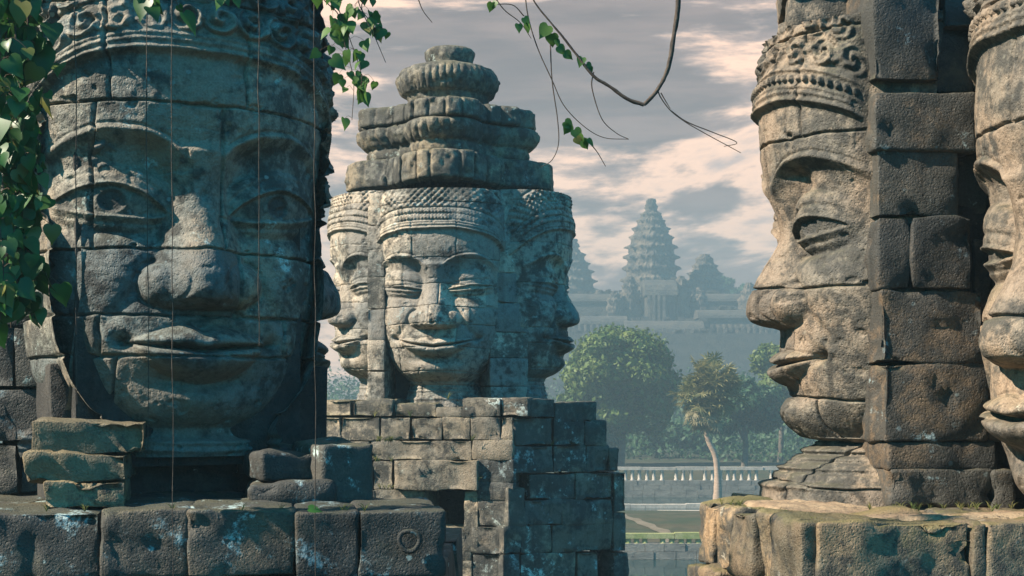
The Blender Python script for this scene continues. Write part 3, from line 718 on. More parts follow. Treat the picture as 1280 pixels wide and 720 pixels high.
# ---------------------------------------------------------------- middle tower
def mid_tower():
    cx = P(560, 0, 22.9); zc = CAM_Z + (HOR - 357) / FPX * 21.5
    t = empty('face_tower', (cx.x, cx.y, 0)); tag(t, 'middle face tower with smiling sunlit face and round lotus top, before the far temple', 'stone tower', 'carved face towers')
    cp = (cx.x, cx.y, 0.0)
    def ZP(py, Y=21.9): return CAM_Z + (HOR - py) / FPX * Y
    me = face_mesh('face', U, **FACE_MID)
    def face(me, o, rz, label=None):
        ob = link('face', me, M['mid'] if not me.materials else None, t); ob.location = Vector(o) - t.location; ob.rotation_euler = (0, 0, rz)
        if label: ob['label'] = label
    face(me, P(546, 357, 21.45), R(-7), 'smiling frontal face with lowered eyes')
    me2 = face_mesh('face', U, **FACE_MID_SIDE)
    face(me2, P(690, 357, 22.35), R(72), 'shaded face seen in profile')
    face(me2, P(443, 357, 22.35), R(-58), 'half hidden face lit by the sun')
    face(me2, (cx.x + .1, cx.y + 1.35, zc), R(180))
    b = Blocks(50); b.box((cx.x, cx.y + .05, (ZP(250) + ZP(560)) / 2), (.85, .85, (ZP(250) - ZP(560)) / 2), R(5), rad=.02, step=.3); b.build('core', M['black'], t, amp=.02)
    gg = random.Random(6)
    for (x0, x1, Yp, rp) in ((459, 481, 21.62, -.2), (612, 660, 21.62, .32)):
        y = 241; pr = Blocks(58 + x0, 1.2)
        while y < 500:
            h = gg.uniform(26, 44); pr.px(x0 + gg.uniform(-1, 1), x1 + gg.uniform(-1, 1), y, min(y + h, 506), Yp, .9, rp, rad=.02, step=.06); y += h
        pr.build('corner_pier', M['mid'], t, amp=.015)
    # crown: stacked tiers with fluted mouldings, a lotus bowl and a cap
    ps = 22.9 / FPX; Yc = 22.9
    def Zc(py): return CAM_Z + (HOR - py) * ps
    A0 = R(-92)
    def stones(TH, Z): return 0 * TH
    tier1 = [(Zc(244), 116 * ps), (Zc(240.5), 127 * ps), (Zc(239), 128 * ps), (Zc(209), 127 * ps), (Zc(207), 122 * ps)]
    lathe('crown_tier', M['mid_dark'], t, cp, tier1, cruciform(A0), nt=420, joints=30, seed=61, dz=.03, relief=lambda TH, Z: .03 * np.maximum(0, np.sin(TH * 22)) * sstep(Zc(236), Zc(228), Z) * sstep(Zc(212), Zc(220), Z))
    def flute(n, za, zb, am): return lambda TH, Z: am * (.3 + .7 * sstep(-.4, .3, fbm(np.cos(TH) * 2.5, np.sin(TH) * 2.5, Z * 2, 3, n))) * (np.abs(np.cos(TH * n / 2)) ** .6 - .5) * sstep(Zc(za), Zc(za - 5), Z) * sstep(Zc(zb), Zc(zb + 5), Z)
    tier2 = [(Zc(208), 96 * ps), (Zc(204), 102 * ps), (Zc(196), 103 * ps), (Zc(192), 99 * ps), (Zc(188), 106 * ps), (Zc(178), 113 * ps), (Zc(169), 113 * ps), (Zc(166), 106 * ps)]
    lathe('crown_tier', M['mid_dark'], t, cp, tier2, cruciform(A0), nt=520, seed=62, dz=.025, relief=flute(52, 194, 166, .06))
    tier3 = [(Zc(166), 106 * ps), (Zc(164.5), 112 * ps), (Zc(145), 111 * ps), (Zc(142.5), 106 * ps)]
    lathe('crown_tier', M['mid_dark'], t, cp, tier3, cruciform(A0), nt=420, joints=28, seed=63, dz=.03)
    bowl = [(Zc(143), 36 * ps), (Zc(139), 44 * ps), (Zc(137), 46 * ps), (Zc(132), 50 * ps), (Zc(127), 52 * ps), (Zc(124), 53 * ps), (Zc(121), 58 * ps), (Zc(112), 63 * ps), (Zc(104), 65 * ps), (Zc(97), 62 * ps), (Zc(91), 58 * ps), (Zc(87), 45 * ps), (Zc(83), 33 * ps)]
    lathe('lotus_bowl', M['mid_dark'], t, cp, bowl, None, nt=420, seed=64, dz=.02, relief=flute(46, 124, 92, .045))
    capp = [(Zc(86), 28 * ps), (Zc(83), 30 * ps), (Zc(79), 29 * ps), (Zc(76), 31 * ps), (Zc(66), 31 * ps), (Zc(63), 27 * ps), (Zc(62), 20 * ps)]
    lathe('finial_cap', M['mid_dark'], t, (P(562, 0, Yc).x, Yc, 0), capp, None, nt=120, seed=65, dz=.03)
    # masonry: sunny front part and the shaded flank, block by block
    rf, rs = R(-14), R(30)
    def Yf(px_): return 21.0 - (px_ - 641) / FPX * 21 * math.tan(rf) * -1
    def Ys(px_): return 21.0 + (px_ - 641) / FPX * 21.4 * math.tan(rs)
    f = Blocks(71, 1.5)
    front = [(400, 440, 499, 521), (440, 492, 500, 521), (492, 545, 505, 521), (545, 578, 509, 521), (578, 625, 498, 521),
             (400, 426, 521, 551), (426, 475, 521, 551), (475, 513, 521, 551), (514, 553, 523, 550), (554, 588, 522, 550), (588, 626, 521, 550), (626, 641, 521, 550),
             (400, 462, 551, 580), (462, 590, 550, 576), (590, 641, 550, 575), (466, 491, 576, 612), (400, 466, 580, 612),
             (466, 533, 612, 641), (400, 470, 612, 642), (470, 545, 641, 690), (545, 589, 660, 700), (400, 470, 642, 690), (400, 500, 690, 735), (500, 590, 700, 735)]
    for r in front: f.px(*r, Yf((r[0] + r[2 - 1]) / 2), .7, rf, rad=.022, step=.06)
    f.px(490, 597, 575, 613, Yf(545) - .12, .8, rf, rad=.03, step=.06)            # lintel
    f.px(579, 598, 613, 690, Yf(588), .5, rf, rad=.03, step=.06)                  # jamb
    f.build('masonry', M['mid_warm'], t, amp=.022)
    s = Blocks(72, 1.4)
    side = [(578, 626, 497, 521, 0), (626, 660, 497, 521, 0), (658, 694, 499, 522, 1), (693, 746, 503, 526, 1),
            (641, 691, 522, 557, 1), (692, 731, 522, 557, 1), (731, 758, 526, 557, 1), (642, 692, 557, 591, 1), (692, 734, 556, 590, 1), (733, 761, 557, 590, 1), (761, 774, 561, 590, 1),
            (597, 642, 575, 603, 0), (597, 642, 603, 625, 0), (662, 719, 593, 624, 1), (719, 767, 591, 624, 1), (767, 783, 590, 640, 1),
            (597, 635, 625, 658, 0), (635, 656, 610, 658, 1), (655, 702, 624, 656, 1), (702, 767, 624, 655, 1), (767, 784, 640, 690, 1), 
            (589, 629, 658, 693, 0), (629, 651, 658, 692, 1), (651, 690, 656, 691, 1), (690, 767, 655, 690, 1), (590, 629, 693, 735, 0), (629, 651, 692, 735, 1), (651, 721, 691, 735, 1), (721, 748, 690, 735, 1), (766, 786, 690, 735, 1)]
    for (x0, x1, y0, y1, w) in side:
        xm = (x0 + x1) / 2
        if w: s.px(x0, x1, y0, y1, Ys(xm), .7, rs, rad=.02, step=.06)
        else: s.px(x0, x1, y0, y1, Yf(xm), .7, rf, rad=.02, step=.06)
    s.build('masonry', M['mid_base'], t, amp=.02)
    b = Blocks(53); b.box((cx.x - .12, cx.y + .3, (ZP(545) + ZP(740)) / 2), (1.5, 1.15, (ZP(545) - ZP(740)) / 2), R(0), rad=.02, step=.4); b.build('core', M['black'], t, amp=.02)
    foundation(t, P(395, 0, 21.4).x, P(790, 0, 21.4).x, 21.3, 25.2, ZP(733), 0.0, 54, M['mid_base'])
    return t
mid_tower()

# ---------------------------------------------------------------- right tower
def right_tower():
    o1 = P(1004, 290, 9.67)
    t = empty('face_tower', (2.9, 9.9, CAM_Z - .68)); tag(t, 'brown sunlit face tower shown in sharp profile on the mossy ledge', 'stone tower', 'carved face towers')
    def face(me, o, rz, label=None):
        ob = link('face', me, M['right'] if not me.materials else None, t); ob.location = Vector(o) - t.location; ob.rotation_euler = (0, 0, rz)
        if label: ob['label'] = label
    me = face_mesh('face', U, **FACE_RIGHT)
    face(me, o1, R(-86), 'large profile face with full lips')
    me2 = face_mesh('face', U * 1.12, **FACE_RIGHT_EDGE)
    face(me2, (3.13, 8.12, P(0, 296, 8.06).z), R(-72), 'second face cut off by the picture edge')
    w = Blocks(81, 1.3); Y = 8.85
    rows = [(1091, 1179, -40, 101), (1179, 1232, -40, 36), (1131, 1217, 34, 115), (1092, 1221, 115, 188), (1096, 1197, 187, 271), (1097, 1139, 271, 362), (1139, 1217, 271, 362),
            (1099, 1231, 362, 454), (1104, 1236, 454, 552), (1236, 1252, 400, 552), (1110, 1246, 552, 587), (1112, 1241, 587, 632), (1241, 1268, 590, 645), (1217, 1240, 300, 400), (1197, 1232, 187, 290)]
    for i, (x0, x1, y0, y1) in enumerate(rows):
        d = {2: .05, 13: .12, 14: .15, 9: .04}.get(i, 0.0) - .03 * (i % 3 == 0)
        w.px(x0, x1, y0, y1, Y + d + max(0, (x0 + x1) / 2 - 1120) / FPX * 8.86 * .07, .9, R(4) if i not in (13, 14) else 0, rad=.022, step=.04, bow=.004, gap=.003)
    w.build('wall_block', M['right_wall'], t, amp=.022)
    c = Blocks(83); c.box((3.05, 9.75, CAM_Z + 1.1), (.62, .72, 1.75), 0, rad=.02, step=.4); c.build('core', M['black'], t, amp=.02)
    k = Blocks(82, 1.5)
    for (x0, x1, y0, y1, Y_) in ((976, 1110, 28, 76, 9.45), (988, 1110, -14, 29, 9.4), (982, 1110, -64, -14, 9.35)):
        k.px(x0, x1, y0, y1, Y_, 1.2, R(-8), rad=.022, step=.05)
    k.build('crown_block', M['right'], t, amp=.024)
    for q, (z0, z1, r) in enumerate(((2.9, 3.3, 1.0), (3.3, 3.7, .8), (3.7, 4.1, .55))):
        lathe('crown_tier', M['right'], t, (3.0, 9.8, CAM_Z - .1), [(z0, r * .85), (z0 + .08, r * .98), (z1 - .1, r), (z1, r * .9)], cruciform(R(3)), nt=200, joints=16, seed=90 + q, dz=.05)
    return t
right_tower()

def right_ledge():
    zt = CAM_Z - .68
    t = empty('stone_ledge', (2.6, 9.0, 0)); tag(t, 'brown mossy ledge with soil on top carrying the profile face', 'ledge', 'ledges below the face towers')
    A, B = Vector((1.60, 7.78, 0)), Vector((1.24, 9.5, 0)); d = (B - A); rz = math.atan2(-d.y, -d.x)   # left side
    cuts = [0, .25, .40, .62, .80, .91, 1.0]; i = 0
    nrm = Vector((-d.y, d.x, 0)).normalized()
    def lb(a, c, h, push, seed, top):
        b = Blocks(seed, 1.6); m = A + d * (a + c) / 2 - nrm * (.45 - push); L_ = d.length * (c - a)
        b.box((m.x, m.y, top - h / 2), (L_ / 2 - .006, .45, h / 2), math.atan2(d.y, d.x), rad=.03, step=.035)
        b.build('ledge_block', M['ledge'], t, amp=.026)
    for i in range(6): lb(cuts[i], cuts[i + 1], .37 + .03 * (i % 2), (.015, -.02, .02, .0, .02, -.01)[i], 100 + i, zt + (.0, .005, -.01, .0, -.015, .0)[i])
    for i, (a, c) in enumerate(((-.02, .35), (.35, .7), (.7, 1.05))): lb(a, c, .4, .05, 110 + i, zt - .42)
    # front side
    x = 1.62
    for i, (wd, pu) in enumerate(((.86, 0), (.09, .02), (.42, .03), (.6, .0), (.7, .02))):
        b = Blocks(120 + i, 1.5); b.box((x + wd / 2, 7.8 + .45 - pu + .03 * i, zt - .2 + .004), (wd / 2 - .004, .45, .2), R(6), rad=.03, step=.035)
        b.build('ledge_block', M['ledge'], t, amp=.02); x += wd
    for i, (xa, xb) in enumerate(((1.6, 2.5), (2.5, 3.4), (3.4, 4.3))):
        b = Blocks(130 + i, 1.5); b.box(((xa + xb) / 2, 8.25, zt - .61), ((xb - xa) / 2 - .006, .5, .2), 0, rad=.03, step=.05); b.build('ledge_block', M['ledge'], t, amp=.02)
    b = Blocks(140, 1.4); b.box((2.95, 9.5, zt - .22), (1.3, 1.15, .2), 0, rad=.02, step=.08); b.build('terrace_slab', M['ledge'], t, amp=.015)
    foundation(t, 1.45, 4.4, 7.85, 11.2, zt - .82, 0.0, 141, M['ledge'])
    # earth and leaf litter lying on top
    nx_, ny_ = 150, 110
    X, Y = np.meshgrid(np.linspace(0, 1, nx_), np.linspace(7.85, 10.5, ny_))
    x0_ = np.maximum(1.60 - (Y - 7.78) * .21, 1.24) + .06 + .5 * np.clip((Y - 9.35) / .2, 0, 1); X = x0_ + X * (4.3 - x0_)
    edge = np.minimum(np.minimum(X - x0_ - .04, Y - 7.93 - .1 * (X - 1.6) * (X > 1.6)), 10.3 - Y)
    Z = zt + .010 + .018 * fbm(X * 2.5, Y * 2.5, 0 * X, 4, 7) + .006 * fbm(X * 14, Y * 14, 0 * X, 3, 8) - .12 * sstep(.16, 0, edge + .1 * vnoise(X * 4, Y * 4, 0 * X, 3))
    o = link('soil', mesh_np('soil', np.stack([X, Y, Z], -1).reshape(-1, 3), grid_faces(nx_, ny_)), M['soil']); tag(o, 'thin brown earth lying on the mossy ledge under the profile face', 'soil', None, 'stuff')
k_ = node_kit('brown_earth'); g_ = k_.nd('ShaderNodeNewGeometry').outputs['Position']
bs_ = k_.nd('ShaderNodeBsdfPrincipled'); o_ = k_.nd('ShaderNodeOutputMaterial'); k_.L.new(bs_.outputs[0], o_.inputs[0])
c_ = k_.mix(k_.rng(k_.noise(g_, 3, 6, .65), .38, .62), (.17, .115, .07), (.29, .21, .13)); c_ = k_.mix(k_.rng(k_.noise(g_, 22, 5, .7), .52, .66), c_, (.06, .045, .03))
k_.put(bs_.inputs['Base Color'], c_); bs_.inputs['Roughness'].default_value = .95
bp_ = k_.nd('ShaderNodeBump'); bp_.inputs['Strength'].default_value = .8; bp_.inputs['Distance'].default_value = .02; k_.put(bp_.inputs['Height'], k_.noise(g_, 40, 5, .7)); k_.L.new(bp_.outputs[0], bs_.inputs['Normal'])
M['soil'] = k_.m
right_ledge()
# ---------------------------------------------------------------- leaf, bark, ground and water kinds
def leaf_mat(name, a, b, trans=.35, rough=.55, sc=3.0, old=0.0):
    k = node_kit(name); g = k.nd('ShaderNodeNewGeometry')
    n = k.noise(g.outputs['Position'], sc, 4, .6)
    rnd = g.outputs['Random Per Island']
    col = k.mix(k.math('ADD', k.math('MULTIPLY', k.rng(n, .35, .65), .6), k.math('MULTIPLY', rnd, .4)), a, b)
    if old: col = k.mix(k.math('MULTIPLY', k.rng(rnd, .86, .90), old), col, (.17, .13, .03))
    d = k.nd('ShaderNodeBsdfPrincipled'); k.put(d.inputs['Base Color'], col); d.inputs['Roughness'].default_value = rough; d.inputs['Specular IOR Level'].default_value = .3
    t = k.nd('ShaderNodeBsdfTranslucent'); k.put(t.inputs[0], col)
    m = k.nd('ShaderNodeMixShader'); m.inputs[0].default_value = trans; k.L.new(d.outputs[0], m.inputs[1]); k.L.new(t.outputs[0], m.inputs[2])
    o = k.nd('ShaderNodeOutputMaterial'); k.L.new(m.outputs[0], o.inputs[0]); return k.m

def plain(name, a, b, sc=3.0, rough=.85, bump=.3, stretch=(1, 1, 1), dist=.02):
    k = node_kit(name); g = k.nd('ShaderNodeNewGeometry').outputs['Position']; v = k.mapping(g, stretch)
    n = k.noise(v, sc, 6, .62); n2 = k.noise(v, sc * 7, 4, .6)
    col = k.mix(k.rng(n, .35, .65), a, b); gr = k.rng(n2, .3, .7, .75, 1.15, False)
    cc = k.nd('ShaderNodeCombineXYZ'); [k.L.new(gr, cc.inputs[i]) for i in range(3)]
    col = k.mix(1.0, col, cc.outputs[0], 'MULTIPLY')
    d = k.nd('ShaderNodeBsdfPrincipled'); k.put(d.inputs['Base Color'], col); d.inputs['Roughness'].default_value = rough; d.inputs['Specular IOR Level'].default_value = .25
    bp = k.nd('ShaderNodeBump'); bp.inputs['Strength'].default_value = bump; bp.inputs['Distance'].default_value = dist; k.put(bp.inputs['Height'], n2); k.L.new(bp.outputs[0], d.inputs['Normal'])
    o = k.nd('ShaderNodeOutputMaterial'); k.L.new(d.outputs[0], o.inputs[0]); return k.m

M['ivy'] = leaf_mat('ivy_leaf', (.012, .05, .012), (.035, .115, .02), .3, .42, 6, .6)
M['vine'] = leaf_mat('vine_leaf', (.035, .10, .02), (.09, .17, .035), .4, .5, 8, .7)
M['stem'] = plain('vine_stem', (.05, .032, .022), (.09, .06, .04), 20, .8)
M['root'] = plain('dry_root', (.03, .024, .02), (.07, .052, .04), 14, .8)
M['tree'] = leaf_mat('tree_leaf', (.028, .075, .014), (.12, .15, .028), .25, .6, .35)
M['tree_dark'] = leaf_mat('dark_tree_leaf', (.012, .048, .022), (.04, .085, .03), .25, .6, .4)
M['tree_light'] = leaf_mat('light_tree_leaf', (.06, .10, .02), (.13, .155, .03), .3, .6, .5)
M['palm'] = leaf_mat('palm_leaf', (.08, .095, .03), (.24, .20, .08), .2, .6, .6)
M['bark'] = plain('palm_bark', (.26, .18, .13), (.36, .26, .19), 2.0, .9, .5, (1, 1, 5), .06)
M['bark_dark'] = plain('tree_bark', (.07, .055, .04), (.12, .10, .08), 2.0, .9, .5)
M['temple'] = plain('far_temple_stone', (.15, .115, .085), (.045, .042, .04), .35, .95, .8, (1, 1, 1.6), .6)
M['temple_dark'] = plain('far_gallery_stone', (.085, .07, .055), (.05, .045, .04), .35, .95, .8, (1, 1, 1.6), .6)
M['ground'] = plain('grassy_earth', (.022, .032, .014), (.05, .042, .022), .22, .95, .3)
M['pale_stone'] = plain('pale_laterite', (.42, .36, .30), (.30, .27, .23), .9, .9, .3)
M['moss_post'] = plain('mossy_post_stone', (.20, .22, .07), (.32, .30, .14), 1.2, .9, .3)
M['embank'] = plain('embankment_stone', (.13, .125, .11), (.22, .20, .17), .8, .9, .5, (1, 1, 2.5), .1)
def water_mat():
    k = node_kit('moat_water'); g = k.nd('ShaderNodeNewGeometry').outputs['Position']
    d = k.nd('ShaderNodeBsdfPrincipled'); d.inputs['Base Color'].default_value = (.012, .03, .03, 1); d.inputs['Roughness'].default_value = .06; d.inputs['IOR'].default_value = 1.33
    bp = k.nd('ShaderNodeBump'); bp.inputs['Strength'].default_value = .22; bp.inputs['Distance'].default_value = .05
    k.put(bp.inputs['Height'], k.noise(k.mapping(g, (1.0, .45, 1)), 1.6, 4, .6)); k.L.new(bp.outputs[0], d.inputs['Normal'])
    o = k.nd('ShaderNodeOutputMaterial'); k.L.new(d.outputs[0], o.inputs[0]); return k.m
M['water'] = water_mat()

# ---------------------------------------------------------------- terrain and moat
def terrain():
    ys = np.concatenate([np.linspace(-25, 60, 8), np.linspace(62, 84.9, 8), np.array([85.2, 85.5]), np.linspace(86, 118, 34), np.linspace(119, 140.2, 6), np.array([140.6, 141]), np.linspace(145, 300, 16), np.linspace(330, 560, 8)])
    xs = np.concatenate([np.linspace(-150, -105, 4), np.linspace(-100, 100, 81), np.linspace(110, 220, 8)])
    X, Y = np.meshgrid(xs, ys)
    n = fbm(X * .06, Y * .06, 0 * X, 4, 3)
    mound = -.9 + .75 * gau((Y - 99) / 9) + .12 * fbm(X * .22, Y * .22, 0 * X, 3, 5)
    Z = np.where(Y <= 60, -.2 + .05 * n, np.where(Y < 85.1, -4.0, np.where(Y < 114, mound, np.where(Y < 118, -1.2, np.where(Y < 140.4, -4.0, .08 + .15 * n * (Y > 150))))))
    tag(link('ground', mesh_np('ground', np.stack([X, Y, Z], -1).reshape(-1, 3), grid_faces(len(xs), len(ys))), M['ground']), kind='structure')
    me = mesh_np('water', [(-150, 61, -1.5), (220, 61, -1.5), (220, 140.5, -1.5), (-150, 140.5, -1.5)], [(0, 1, 2, 3)])
    tag(link('water', me, M['water'], None, False), kind='structure')
terrain()

def box_faces(s, x0, x1, y0, y1, z0, z1):
    V = [(x0, y0, z0), (x1, y0, z0), (x1, y1, z0), (x0, y1, z0), (x0, y0, z1), (x1, y0, z1), (x1, y1, z1), (x0, y1, z1)]
    s.add(V, [(3, 2, 1, 0), (4, 5, 6, 7), (0, 1, 5, 4), (1, 2, 6, 5), (2, 3, 7, 6), (3, 0, 4, 7)])

def balustrade(Y, x0, x1, zb, zt, pitch, pw, mat, label, wall_bot, name='balustrade', seed=0):
    rng = random.Random(seed)
    t = empty(name, ((x0 + x1) / 2, Y, zb)); tag(t, label, 'balustrade')
    r = Soup(); x = x0
    while x < x1:                                   # rail stones of unequal length
        w = rng.uniform(2.0, 3.6); box_faces(r, x, min(x + w - .03, x1), Y - .22 + rng.uniform(-.03, .03), Y + .22, zt - .32 + rng.uniform(-.03, .02), zt + rng.uniform(-.04, .04)); x += w
    r.build('rail', mat, t, False)
    x = x0 + pitch / 2; n = 0; lowp = Soup()
    while x < x1 - .2:
        if rng.random() < .10: x += pitch; continue
        s = Soup(); c = (x + rng.uniform(-.05, .05), Y)
        V = []; nn = 10; H = zt - .34 - zb
        for (u, w) in ((0, 1.25), (.12, 1.25), (.16, .85), (.45, 1.05), (.78, .8), (.86, 1.15), (1, 1.2)):
            for k in range(nn):
                a = 2 * math.pi * k / nn; V.append((c[0] + pw / 2 * w * math.cos(a), c[1] + pw / 2 * w * math.sin(a), zb + H * u))
        s.add(V, grid_faces(nn, 7, wrap=True).tolist()); s.build('baluster', mat, t); x += pitch
    w = Soup(); z = zb; 
    while z > wall_bot + .01:
        h = min(.48, z - wall_bot); x = x0 - rng.uniform(0, .8)
        while x < x1:
            l = rng.uniform(.9, 1.7); box_faces(w, x, x + l - .03, Y - .35 - (zb - z) * .10 + rng.uniform(-.03, .03), Y + .5, z - h + .02, z); x += l
        z -= h
    w.build('retaining_wall', M['embank'], t, False)
    return t
balustrade(140.0, 5, 33, .10, 1.42, .72, .34, M['pale_stone'], 'long pale stone balustrade on the far bank of the moat behind the palm trunk', -1.6, seed=3)
balustrade(85.0, 2, 16, -.55, .06, .52, .34, M['moss_post'], 'low moss green balustrade on the near bank of the moat', -2.2, seed=4)
def quay(x0, x1, y, z0, z1, label, seed):
    s = Soup(); rng = random.Random(seed); x = x0
    while x < x1:
        l = rng.uniform(1.2, 2.6); box_faces(s, x, x + l - .03, y, y + .8 + rng.uniform(-.1, .1), z0, z1 + rng.uniform(-.04, .03)); x += l
    tag(s.build('stone_kerb', M['pale_stone'], None, False), label, 'kerb')
quay(7.5, 30, 125, -1.7, -1.15, 'pale line of kerb stones standing in the moat between the two balustrades', 7)
quay(12, 30, 116.5, -1.7, -1.05, 'broken pale kerb at the water edge behind the earth mound', 8)
# worn path across the mound
pp = [(9.2, 86.5), (10.0, 90), (9.0, 95), (7.9, 100), (7.2, 108)]; V = []
for i in range(41):
    u = i / 40 * 4; k0 = min(3, int(u)); f0 = u - k0; x = pp[k0][0] * (1 - f0) + pp[k0 + 1][0] * f0; y = pp[k0][1] * (1 - f0) + pp[k0 + 1][1] * f0
    for sgn in (-1, 0, 1): V.append((x + sgn * (.42 + .1 * math.sin(i)), y, 0))
V = np.array(V); V[:, 2] = -.9 + .75 * np.exp(-((V[:, 1] - 99) / 9) ** 2) + .12 * fbm(V[:, 0] * .22, V[:, 1] * .22, 0 * V[:, 0], 3, 5) + .06
tag(link('footpath', mesh_np('footpath', V, grid_faces(3, 41)), plain('path_dust', (.15, .12, .085), (.11, .09, .06), 1.0)), kind='structure')

# ---------------------------------------------------------------- trees
def leaf_cloud(centres, n, size, rng, squash=.8, shell=.75):
    """many small bent leaf sprays spread through ellipsoids (x, y, z, rx, ry, rz)"""
    c = np.array(centres); w = (c[:, 3] * c[:, 4] * c[:, 5]) ** .67; w = w / w.sum()
    g = np.random.default_rng(rng)
    idx = g.choice(len(c), n, p=w); d = g.normal(size=(n, 3)); d /= np.linalg.norm(d, axis=1, keepdims=True)
    r = shell + (1 - shell) * g.random(n) ** .7; r *= 1 + .15 * g.normal(size=n)
    p = c[idx, :3] + d * r[:, None] * c[idx, 3:]
    nr = d + .7 * g.normal(size=(n, 3)); nr /= np.linalg.norm(nr, axis=1, keepdims=True)
    a = np.cross(nr, g.normal(size=(n, 3))); a /= np.linalg.norm(a, axis=1, keepdims=True); b = np.cross(nr, a)
    s = size * (0.6 + .8 * g.random(n))[:, None]
    V = np.stack([p - a * s, p - b * s * .5 + nr * s * .15, p + a * s, p + b * s * .5 + nr * s * .15], 1).reshape(-1, 3)
    return V, np.arange(4 * n).reshape(-1, 4)

def tree(name, cx, Y, zb, lobes, n, size, mat, label, seed, trunk_r=.4, tops=None, sub=7, group='trees on the far bank'):
    g = random.Random(seed); t = empty(name, (cx, Y, zb)); tag(t, label, 'tree', group)
    ell = []
    for (lx, ly, lz, r, sq) in lobes:
        ell.append((lx, ly, lz, r * .72, r * .72, r * .72 * sq))
        for k in range(sub):
            th = g.uniform(0, 2 * math.pi); ph = g.uniform(-.35, 1.3); q = r * g.uniform(.26, .42)
            dx, dy, dz = math.cos(th) * math.cos(ph), math.sin(th) * math.cos(ph), math.sin(ph)
            ell.append((lx + dx * r * .72, ly + dy * r * .72, lz + dz * r * .72 * sq, q, q, q * .8))
    V, F = leaf_cloud(ell, n, size, seed)
    V = V - np.array([cx, Y, zb])
    link('crown', mesh_np('crown', V, F), mat, t, False)
    s = Soup(); zt = min(l[2] for l in lobes)
    s.tube([(cx, Y, zb - .3), (cx + .2, Y, (zb + zt) / 2), (cx - .1, Y, zt)], [trunk_r, trunk_r * .6], n=9, wob=.08, seed=seed)
    for (lx, ly, lz, r, sq) in lobes: s.tube([(cx, Y, (zb + zt) / 2 + .5), ((cx + lx) / 2, (Y + ly) / 2, (zt + lz) / 2), (lx, ly, lz + r * .2)], [trunk_r * .55, trunk_r * .12], n=6, seed=seed)
    s.build('trunk', M['bark_dark'], t)
    return t
def L_(px_, py_, Y, rpx, sq=.9, dy=0):
    p = P(px_, py_, Y); return (p.x, Y + dy, p.z, rpx / FPX * Y, sq)
TY = 172
tree('round_tree', P(775, 0, TY).x, TY, .1, [L_(772, 470, TY, 66, .98), L_(738, 470, TY, 44, 1.0, -2), L_(806, 485, TY, 46, 1.0, 1), L_(728, 505, TY, 34, 1, 1), L_(815, 520, TY, 32, 1.1), L_(765, 520, TY, 45, .9)], 26000, .34, M['tree'], 'large round leafy tree standing below the central far tower', 5, .6, sub=12)
tree('leafy_tree', P(722, 0, 168).x, 168, .1, [L_(722, 545, 168, 40, .8), L_(745, 560, 168, 26, .9)], 7000, .33, M['tree_dark'], 'low dark tree beneath the round tree, partly behind the middle tower', 15, .3)
tree('leafy_tree', P(930, 0, 165).x, 165, .1, [L_(925, 505, 165, 40, .9), L_(955, 515, 165, 34, 1.0), L_(905, 525, 165, 30, .8)], 12000, .32, M['tree_dark'], 'dark shaded tree just right of the palm', 6, .4)
tree('leafy_tree', P(975, 0, 182).x, 182, .1, [L_(968, 455, 182, 30, 1.0), L_(985, 490, 182, 42, 1.0), L_(960, 500, 182, 24, 1.1)], 11000, .33, M['tree_light'], 'bright yellow green tree behind the lips of the profile face', 7, .4)
tree('leafy_tree', P(820, 0, 195).x, 195, .1, [L_(815, 545, 195, 34, .7), L_(852, 545, 195, 30, .7), L_(885, 548, 195, 28, .7)], 9000, .34, M['tree_dark'], 'low dark tree between the round tree and the palm trunk', 8, .3)
